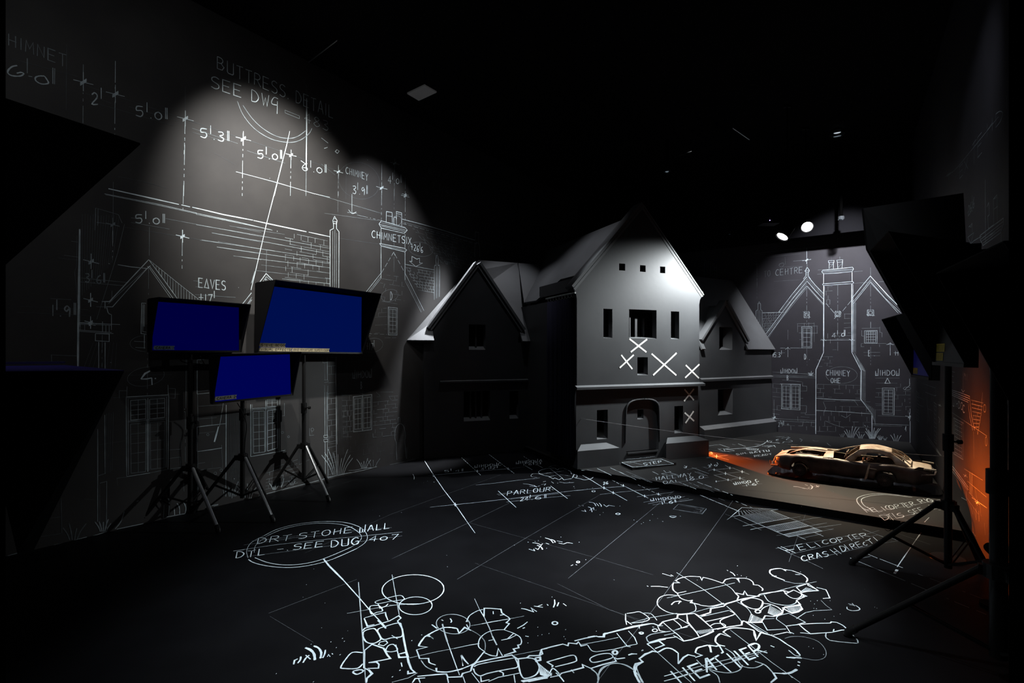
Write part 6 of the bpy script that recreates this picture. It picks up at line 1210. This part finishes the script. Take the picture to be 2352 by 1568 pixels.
L 8a 1535 798 1640 785 1760 778 1872 776 1880 766 1920 770 ; L~ 8a 1920 770 1970 795 2005 828 ; L 9a 2005 828 1960 830 1890 846 ; L 9a 1890 846 1720 858 1680 830 1632 788 ; L 8a 1900 822 1895 838 ; L 7b 1455 745 1530 798 ; L~ 6b 1455 745 1470 720 1550 700 ; L 7b 1550 700 1680 770 1620 785 ; L 7b 1350 770 1385 830 1530 822 ; L 6b 1342 745 1440 742 ; L 7a 1432 868 1540 845 1570 855 ; L 7a 1530 798 1560 845 1592 858 ; L 7a 1640 850 1720 858
L~ 7b 1840 850 1838 885 1870 910 ; L~ 7b 1870 910 1960 922 2080 932 ; L~ 7b 2085 930 2080 905 2045 868 ; L~ 4c 1520 895 1580 880 1680 885 1780 920 1835 985 1830 1040 1760 1062 1650 1045
T 15a 700 1262 860 1212 -95 -105 H
T 15a 850 1205 960 1165 -90 -88 E
T 15a 905 1160 1010 1135 -40 -95 A
T 15a 1045 1170 1145 1120 -120 -105 T
T 15a 1160 1128 1260 1092 -110 -110 H
T 14a 1235 1062 1310 1035 -72 -75 E
T 15a 1300 1042 1400 1000 -78 -85 R
L 8a 590 1186 700 1155 ; L 5b 700 1155 900 1100 1150 1040 1380 990 ; L 8a 590 1224 720 1190 ; L 5b 720 1190 1000 1110 1320 1015
L 12a 360 1108 370 1090 425 1075 398 1050 440 1020 500 992 545 1000 ; L~ 11a 545 1000 600 970 650 975 695 1005 ; L 10a 698 1005 698 1090 ; L 11a 698 1090 740 1040 775 1020 830 1032 ; L~ 11a 830 1005 845 970 890 955 930 945 ; L 12a 930 945 952 1002 942 948 990 955 1015 950 1045 1000 1030 1010 ; L 13a 1060 955 1010 945 985 920 ; L~ 12a 985 920 990 885 1022 856 ; L 11a 1022 856 1100 882 1045 845 1070 825 ; L~ 11a 1070 825 1130 812 1230 820 1282 832 ; L 15a 1282 832 1290 870 1300 908 1335 850 ; L 12a 1335 850 1420 872 1480 900 ; L 14a 1480 900 1530 935 ; L 9a 830 1005 882 1025 830 1042 ; L~ 13a 360 1108 362 1160 382 1200 400 1236 ; L~ 6b 370 1100 395 1170 430 1236
L~ 9a 1530 935 1600 980 1640 1025 ; L 14a 1532 1040 1590 1045 1650 1045 1560 1040 ; L~ 8b 1550 985 1600 1025 1640 1030 ; L 13a 1620 1075 1640 1080 ; L 15a 1618 1100 1636 1106 ; L~ 14a 1615 1132 1560 1160 1500 1165 ; L~ 12a 1500 1165 1430 1160 ; L 13a 1430 1158 1455 1200 1412 1236 ; D 12a 1592 975 1615 1005 ; L 9a 1410 950 1440 962
L~ 6b 840 1060 900 1115 1000 1150 1100 1160 1170 1140 1195 1100 ; L~ 6b 1155 1060 1200 1110 1290 1120 1360 1090 ; L~ 8b 1290 1070 1370 1100 1430 1160 ; L~ 7b 1060 970 1120 1010 1150 1060 ; L~ 6b 940 1140 1000 1180 1020 1236
L 7a 460 935 540 1005 ; L 6b 540 1005 700 1150 800 1236 ; L 5b 1100 830 1270 960 1420 1080 1640 1236 ; L~ 6b 80 1236 80 1180 110 1120 200 1088 300 1100 370 1150 ; L~ 6b 20 1120 65 1160 80 1200 ; L 7b 1565 1185 1580 1198
E 12a 210 1003 19 14 ; E 9a 415 852 14 6 ; E 8a 518 832 19 11 ; L 7a 498 805 512 808 ; D 11a 66 838 ; L 8a 415 990 428 985 ; L 8a 315 1020 340 1012 380 1015 ; D 11a 1745 662 1765 664 ; D 8a 1720 606 1750 628 1870 602 1740 715 1900 723 1948 705 1830 745 1705 957 1740 970 1820 1017 2215 652 2232 660 1422 863 1772 602
L 9a 1520 216 1595 205
T 9a 1630 215 1695 202 -28 -40 E
T 9a 1710 198 1770 184 -36 -32 L
T 9a 1775 190 1815 180 -45 -32 I
T 9a 1812 170 1870 158 -18 -30 C
T 9a 1872 162 1935 148 -18 -30 O
T 9a 1940 152 1995 140 -30 -32 P
T 9a 2010 142 2060 128 -36 -38 t
T 9a 2062 128 2110 118 -30 -32 E
T 9a 2120 122 2185 106 -38 -30 R
T 9a 1650 300 1870 256 -18 -38 CRAS
T 9a 1915 254 1968 238 -58 -44 H
T 9a 1960 228 2010 212 -26 -42 D
T 9a 2005 220 2035 205 -42 -42 I
T 9a 2040 208 2130 180 -30 -36 RE
T 8a 2132 182 2165 170 -18 -24 C
T 8a 2165 172 2250 135 -34 -30 tI
L 9a 1465 190 1560 232 ; L 9a 1490 185 1605 235 ; L 4c 1450 200 2130 80 ; L 4c 1530 225 1680 290 1815 355 ; L 4c 1560 245 1900 170 2250 60 ; L 4c 1680 295 2240 165 ; L 5b 2120 50 2280 110 ; L 4c 2170 110 2240 95
V 1850 1150 3.751
L 9a 385 495 470 528 ; L 8a 470 528 600 582 ; L 9a 600 582 860 690 ; L 8a 910 712 1045 768 ; L 8b 1060 775 1110 796 ; L 8b 1215 838 1235 846 ; L 8b 1282 868 1410 920 ; L 7b 1475 946 1558 978
L 8a 540 460 620 494 ; L 8a 640 500 720 532 ; L 9a 720 532 840 578 ; L 7b 970 630 1012 647 ; L 7b 1072 668 1185 710 ; L 7b 1228 732 1245 738 ; L 7b 1352 778 1378 786 ; L 7b 1418 802 1560 858
L 10a 998 272 950 340 ; L 8b 950 340 880 440 ; L 8a 880 440 790 570 ; L 24a 790 592 768 626 ; L 7a 385 490 430 512 ; L 6b 480 495 560 478 ; L 5b 690 300 780 335 ; L 6b 780 335 930 405 ; L 4c 800 283 1080 378 ; L 4c 640 370 800 345 ; L 4c 500 245 640 300 ; D 7c 510 760 740 343 1270 445
V 900 980 2.94
L 9a 220 228 285 330 350 425 ; L 9a 350 425 430 528 ; L 9a 430 528 500 630 ; L 8b 500 630 562 717
L 6b 258 543 330 535 ; L 7a 330 535 430 525 560 512 ; L 6a 560 512 800 485 ; L 6a 800 485 1000 460 1200 435 ; L 6a 1200 435 1430 412 1580 402 ; L 6b 235 330 280 326 ; L 7a 280 326 420 313 580 298 ; L 6a 580 298 785 283 ; L 4b 785 283 900 270
S 13a 428 526 12 ; S 11a 281 327 10 ; S 9a 577 299 9 ; S 9a 785 283 9
L| 8a 470 207 600 326 ; L| 8a 658 188 825 314 ; L 7a 900 262 948 290 ; L 7a 985 258 1020 278 ; L| 6a 890 200 945 235 ; L| 7a 1045 212 1200 300 ; L 5b 568 393 700 380 840 362 1000 345
T 7a 350 308 490 302 0 -15 5'.4"
T 8a 555 277 742 260 0 -17 uInDOuC
T 8a 600 294 720 280 0 -15 4'.1"2"
T 7a 835 252 1018 236 0 -17 uInDOuA
T 7a 885 262 1012 255 0 -14 1'.6"2"
T 9a 772 463 1075 432 4 -27 PARLOUR
D 9a 1088 425
T 9a 862 502 935 494 4 -24 24'
T 9a 935 494 1055 484 0 -24 .6"
L 5b 710 455 900 435 1090 420 ; L 5b 775 508 1000 482 1205 464 ; L 4b 720 462 800 450 ; L 4b 800 490 950 472 1130 452 ; L 8a 718 433 840 545 ; L 7a 1072 400 1187 485
L 7a 1265 315 1350 362 1430 412 ; L 8a 1430 412 1495 445 ; L 8a 1495 445 1588 498 ; S 9a 1432 412 10 ; S 9a 1495 445 10 ; L| 7a 1480 357 1560 398 ; S 8a 1563 397 9 ; L 7a 1580 405 1705 468 ; L 7a 1700 465 1732 482 ; S 9a 1707 468 9 ; L| 6a 1660 390 1825 467 ; S 8a 1800 455 9 ; L 6b 1405 457 1495 446 1650 430 1850 410 ; L 5b 1655 472 1800 455 1900 440
T 7a 1425 392 1495 382 0 -18 26 ; 
L~ 7a 1000 318 990 305 1012 290 1060 280 1100 278 ; L 7a 1100 278 1120 292 1130 280 ; L~ 7a 1130 280 1180 286 1205 300 1212 318 ; L 8a 1212 318 1232 320 1218 345 ; L~ 7a 1000 318 1030 328 1060 335 ; L 8a 1060 335 1090 352 1100 345 1130 358 1150 345 1160 358 1215 350 ; L 5b 1000 320 1180 295 ; L 5b 1060 275 1150 345 ; L~ 5b 1060 270 1110 260 1165 268 1150 280 ; L~ 5b 1000 318 950 318 942 335 980 342 ; L~ 8a 1235 345 1270 350 1300 358 1345 350 1362 338 ; L~ 5b 1060 340 1120 325 1200 330 ; E 6a 1238 333 14 9
L~ 6a 885 384 930 390 980 405 ; L 7a 930 402 978 406 960 395 ; L 6a 985 402 1000 398 ; L 6a 1010 390 1040 385 1030 395 ; L 6a 1075 370 1095 382 ; L 6a 1130 372 1170 380 1230 376 ; L 6a 1020 372 1040 368 ; D 8a 1228 403 1235 414 1320 417 1355 412 1120 380 1200 372 ; E 7a 1362 435 11 5
L 9a 1280 566 1310 573 1302 560 ; L~ 10a 1325 540 1345 550 1352 575 ; L 8a 1335 565 1362 545 ; L 8a 1365 562 1362 545 ; L~ 9a 1330 508 1365 515 1378 535 ; L~ 9a 1400 515 1412 528 1415 540 ; L~ 9a 1380 516 1398 535 ; L 8a 1430 525 1450 540 1465 530 1505 537 ; D 9a 1265 530 1290 532 1540 534 1378 562 1405 594 1428 578
E 10a 1527 588 14 5 ; L~ 8a 1875 603 1895 612 1920 608 ; L 8a 1880 600 1922 604 ; D 8a 1635 628 1655 640 1700 646 1685 654 1743 632 1795 618 1830 638 1760 592 1948 603
L 9a 925 826 965 838 958 825 ; L 9a 968 820 990 830 ; L~ 12a 980 800 1008 812 1018 830 ; L 8a 985 830 1018 788 ; L~ 9a 950 783 985 788 1010 800 ; L 9a 1040 785 1062 793 ; L~ 10a 1035 750 1070 762 1090 785 ; L~ 12a 1075 760 1098 770 1102 782 ; L 8a 1115 770 1152 778 ; L 8a 1125 785 1160 792 1185 782 1222 788 ; D 9a 920 778 1005 742 1142 744 1265 778 968 775 1045 820 990 768
D 8a 285 372 828 798 1210 937 1222 931 ; E 8a 1258 912 9 5 ; D 8a 1310 897 ; D 5b 370 867 375 944 65 578
L~ 5b 140 318 150 335 150 355 ; D 5b 168 384 240 366 215 378
L 4c 1935 522 2030 538 2125 552 ; L 4c 2125 552 2090 588 ; L 4c 2090 585 1900 556 1935 522 ; L 3c 2045 555 2090 562 2080 575 2035 568 ; L 3c 1945 530 2110 556
T 8a 1745 503 1960 480 -6 -16 uInDOuD
T 8a 1820 525 1930 512 -5 -17 1'.6"
L 4b 1700 510 1760 500 ; L 4b 1760 528 2035 490 ; L 4b 1730 520 1980 470
L 8a 2075 458 2130 480 ; L 8a 2145 487 2190 505 ; L 8a 2205 512 2260 535 ; L 8a 2275 542 2352 573
V 1560 1000 5.88
L 8a 260 795 348 832 ; L 8a 372 843 468 885 ; L 8a 488 893 595 936 ; L 8a 628 950 790 1018 ; L 8a 740 875 798 902 ; L 8a 835 915 915 948 ; L 8a 952 962 985 975
Lo 8a 845 973 695 1100 815 1078 1060 1190 1490 1115 1238 1012 1330 998
H 5a 815 1078 1238 1012 1490 1115 1060 1190 17 ; H 5a 800 1020 1100 990 1238 1012 815 1078 9 ; L 8a 1060 1190 1170 1237 1315 1300 1480 1368 ; L 6a 1490 1115 1600 1155 1755 1220 1930 1290
Lo 7a 1170 1235 1600 1155 1755 1220 1315 1300 ; H 5a 1170 1235 1600 1155 1755 1220 1315 1300 22 ; Lo 7a 1405 1338 1830 1250 1930 1290 1480 1368 ; H 5a 1405 1338 1830 1250 1930 1290 1480 1368 26
L 6a 860 1222 940 1208 1060 1190 ; L 4b 1490 1115 1640 1095 ; L 6a 960 1272 1040 1255 1170 1235 ; L 4b 1600 1155 1800 1118 1930 1100 ; L 5b 1755 1220 1870 1200 1995 1180 ; L 5b 1830 1250 2000 1225 2190 1198 ; L 4b 1930 1290 2085 1260 ; L 4c 1310 1352 1405 1338 ; L 4b 1640 1390 1920 1330 ; L 8a 1590 1355 1708 1405 ; L 8a 1810 1303 1948 1362 ; L 5b 740 1108 920 1190 1110 1277 ; L 5b 700 1100 645 1138
L 5c 0 925 180 955 330 982 ; L 5c 370 990 310 1062 ; L 5c 310 1060 0 1010 ; L 3c 215 990 310 1005 ; L 3c 330 985 290 1040 ; L 4c 525 845 620 880 ; L 3c 620 1060 700 1090 ; L 3c 1620 1115 1800 1190 2080 1280 ; L 4b 0 895 180 868 ; L 4b 0 870 130 850
''')
df.build('chalk_garden_plan', floor)
# panel joints of the floor covering
dj = Draw(FL, 0.0004); dj.run('''
V 0 0 1
L 3d 1496 1405 1606 1257 1690 1140 ; L 3d 1305 1328 1400 1250 1492 1174 1580 1100 ; L 3d 1050 1330 1200 1240 1376 1137 ; L 3d 900 1283 1077 1200 1170 1155 ; L 1.5d 1077 1200 1362 1279 1500 1320 ; L 1.5d 1091 1293 1359 1385 1480 1430 ; L 1.5d 700 1270 900 1180 1150 1090 ; L 3d 617 1408 820 1330 ; L 1.5d 620 1415 720 1475 ; L 3d 1812 1290 1850 1180
L 1.5d 1280 1340 1400 1400 1700 1500 ; L 3d 1500 1400 1420 1500 1370 1568 ; L 1.5d 540 1186 820 1100
''')
dj.build('floor_joints', floor)
# ------------------------------------------------------------------ lines on the platform
dp = Draw(PF, 0.0008); dp.run('''
V 1560 1000 5.88
L 8a 0 630 35 645 ; L 8a 48 650 125 682 ; L 8a 142 690 230 722 ; L 8a 245 625 322 658 ; L 8a 342 662 438 698 ; L 8a 478 713 545 740 ; L 8a 585 752 662 783 ; L 8a 695 795 722 808 ; L 5b 130 635 165 650 ; L 5b 195 657 265 688 ; L 4c 325 708 475 765
L 6b 330 432 440 455 ; L 7a 440 455 540 485 625 513 ; L 7a 625 513 720 545 820 577 ; L 6a 820 577 900 605 ; L 6a 620 400 685 438 ; L 7a 730 440 850 490 ; L 6a 850 490 945 523 ; L 6a 470 535 660 600 ; L 6a 660 600 715 615 ; L 5a 395 475 473 463 ; L 6a 475 462 600 450 730 440 ; L 6b 470 535 625 513 ; L 6b 625 513 850 490 890 485 ; L 6b 490 622 660 600 ; L 6b 660 600 820 577 885 570
S 9a 473 463 18 ; S 10a 625 513 20 ; S 10a 850 490 20 ; S 9a 685 438 18 ; S 10a 820 577 18 ; S 9a 660 600 16 ; S 8a 500 620 12
T 10a 395 430 455 418 -14 -28 2'
T 10a 475 420 545 405 -18 -30 0'
T 11a 740 668 1085 618 -22 -30 uInDOyC
T 9a 900 690 985 672 -12 -26 1'.
T 11a 985 680 1085 662 -24 -28 6'
L 4b 850 682 1120 650 ; L 4b 725 650 800 640
L 6b 210 490 350 545 ; L 6b 240 485 385 545 ; L 6b 170 430 400 515 ; L 5b 300 425 370 425 ; L 5b 100 460 240 438 ; L 9a 95 440 60 428 ; L 9a 103 412 95 435
L 6a 545 120 680 165 ; L 6a 720 118 760 130 ; L 6a 795 110 900 150 ; L 6a 1020 112 1100 125 ; L~ 7a 600 190 740 180 900 165 1050 145 1140 112 1188 75 ; Lo 7a 520 178 652 180 745 205 600 215 ; L 6a 600 180 620 215 ; L 5a 640 212 712 238 ; L 7a 870 168 1072 182 1045 200 900 195 ; H 5a 900 168 1020 178 1030 198 930 195 5 ; L 7a 1120 142 1200 135 1275 130 1302 156 ; L 6a 1190 160 1300 130 ; L 5a 1150 150 1260 145
L 6b 320 148 480 130 560 120 ; L 4b 315 190 500 205 700 240 ; T 8a 320 212 410 195 -6 -16 1'.6
T 9a 770 268 930 242 -12 -22 SIM.
T 9a 955 245 1230 212 -14 -22 BATTU
T 9a 1015 290 1260 255 -12 -20 READY
L 5b 860 300 1010 330 ; L 4b 900 305 1200 270
L~ 7a 1188 62 1200 85 1230 92 1250 80 ; L~ 7a 1220 90 1290 98 1350 102 1320 92 1300 90 ; L~ 7a 1345 48 1308 62 1345 70 ; L~ 6a 1260 70 1200 75 ; L~ 6b 1400 98 1420 85 1480 88 1530 78 1500 62 1450 60 1460 45 1500 28 ; L~ 5b 1380 40 1420 30 1480 25 1460 15 ; L 6b 1270 12 1340 20 1420 12 ; L 5b 1320 8 1370 15 ; L~ 5c 1620 40 1660 60 1640 80 ; L~ 5c 1800 60 1840 78 1880 72 ; L~ 5b 1995 100 2020 125 2050 142
L 7a 370 302 505 283 660 266 ; L 7a 400 240 505 283 670 330 ; S 9a 505 283 26
T 10a 320 262 375 250 -14 -22 8
T 9a 420 248 462 240 -16 -18 3
L~ 9a 1542 688 1600 692 1660 705 1740 722 ; L 8a 1660 712 1700 720 ; L 8a 1698 662 1740 678 ; L~ 9a 1770 668 1800 690 1780 722 1740 712 ; L 9a 1740 700 1820 690 ; L 9a 1825 680 1895 690 ; L 8a 1850 672 1880 700 ; L 7a 1845 698 1890 678
D 6b 2080 712 2083 760 2035 910 2035 925 1293 602 1655 960
V 1230 750 4.238
L 5b 500 1392 560 1400 ; L 5b 600 1380 740 1448 ; L 5b 728 1372 850 1430 980 1490 ; L 4c 960 1450 1130 1520 ; L 4c 1240 1440 1330 1475 ; L 7a 445 1398 480 1400 
V 900 980 2.94
T 8a 1780 362 2030 332 -5 -22 HALLWAY
T 7a 1830 385 1930 372 -6 -16 OAI
T 8a 1985 368 2115 345 -8 -24 18.0
L 4b 1760 350 1980 322 ; L 4b 1770 358 1800 355 ; L 4b 1840 388 2140 340 ; L 4b 1620 330 1680 355 ; L 5b 1475 278 1570 318 ; L 5b 1390 282 1480 326 ; L 4c 1580 300 1760 375 ; L 6a 1820 318 1870 308 1920 322 1870 328 1820 318 ; L 6a 1760 302 1800 322 ; L 6a 1835 295 1850 305 ; L 6a 1870 298 1885 305 ; L 6a 1975 262 1990 272 1975 280
V 1750 990 5.6
L~ 8a 1935 850 1800 828 1680 812 1500 804 1380 812 1290 832 1230 862 1222 900 1250 945 1300 990 1380 1030 ; L~ 8a 1900 850 1750 830 1600 818 1450 824 1340 846 1285 872 1282 910 1320 960 1390 1000
T 8a 1330 1050 1450 1030 -70 -60 H
T 8a 1425 1040 1500 1028 -50 -48 E
T 8a 1480 1045 1700 1000 -60 -50 LIC
T 8a 1650 1010 1870 968 -42 -48 OPT
T 8a 1870 985 1990 950 -55 -50 ER
T 8a 2050 930 2160 908 -70 -45 RI
T 8a 2140 920 2220 905 -50 -45 g
T 8a 1560 1150 1680 1118 -70 -60 D
T 8a 1650 1150 1790 1108 -65 -70 TL
T 8a 1770 1120 1850 1095 -55 -50 S
T 8a 1920 1080 2110 1025 -60 -50 SEE
T 8a 2170 980 2220 965 -40 -25 40
L 5b 1290 988 1420 1035 ; L 4b 1400 1040 1900 960 2290 880 ; L 4b 1640 1140 2000 1050 2300 985 ; L 8a 2130 870 2290 905 ; L 5b 1560 1060 1900 1150 ; L 4c 1780 1170 1900 1140 2000 1150 ; L 9a 2270 1012 2300 1015 ; L 8a 2090 1172 2150 1110
L 4c 1320 1010 1600 1090
''')
dp.build('chalk_floor_drawing', platform)
# outline and scribble on the door step
ds = Draw(Surf((0, 0, 0.1055), (0, 0, 1)), 0.0008); ds.run('''
V 1230 750 4.238
Lo 7a 838 1322 948 1368 1345 1335 1222 1288 ; L 5b 890 1330 950 1320 1040 1345 ; L 5b 880 1290 1000 1282 1165 1262
T 7a 1050 1352 1240 1322 -10 -22 STEP
L 5b 1060 1320 1100 1330 ; L 5b 1120 1300 1160 1310
''')
ds.build('chalk_outline', stp.children[0])
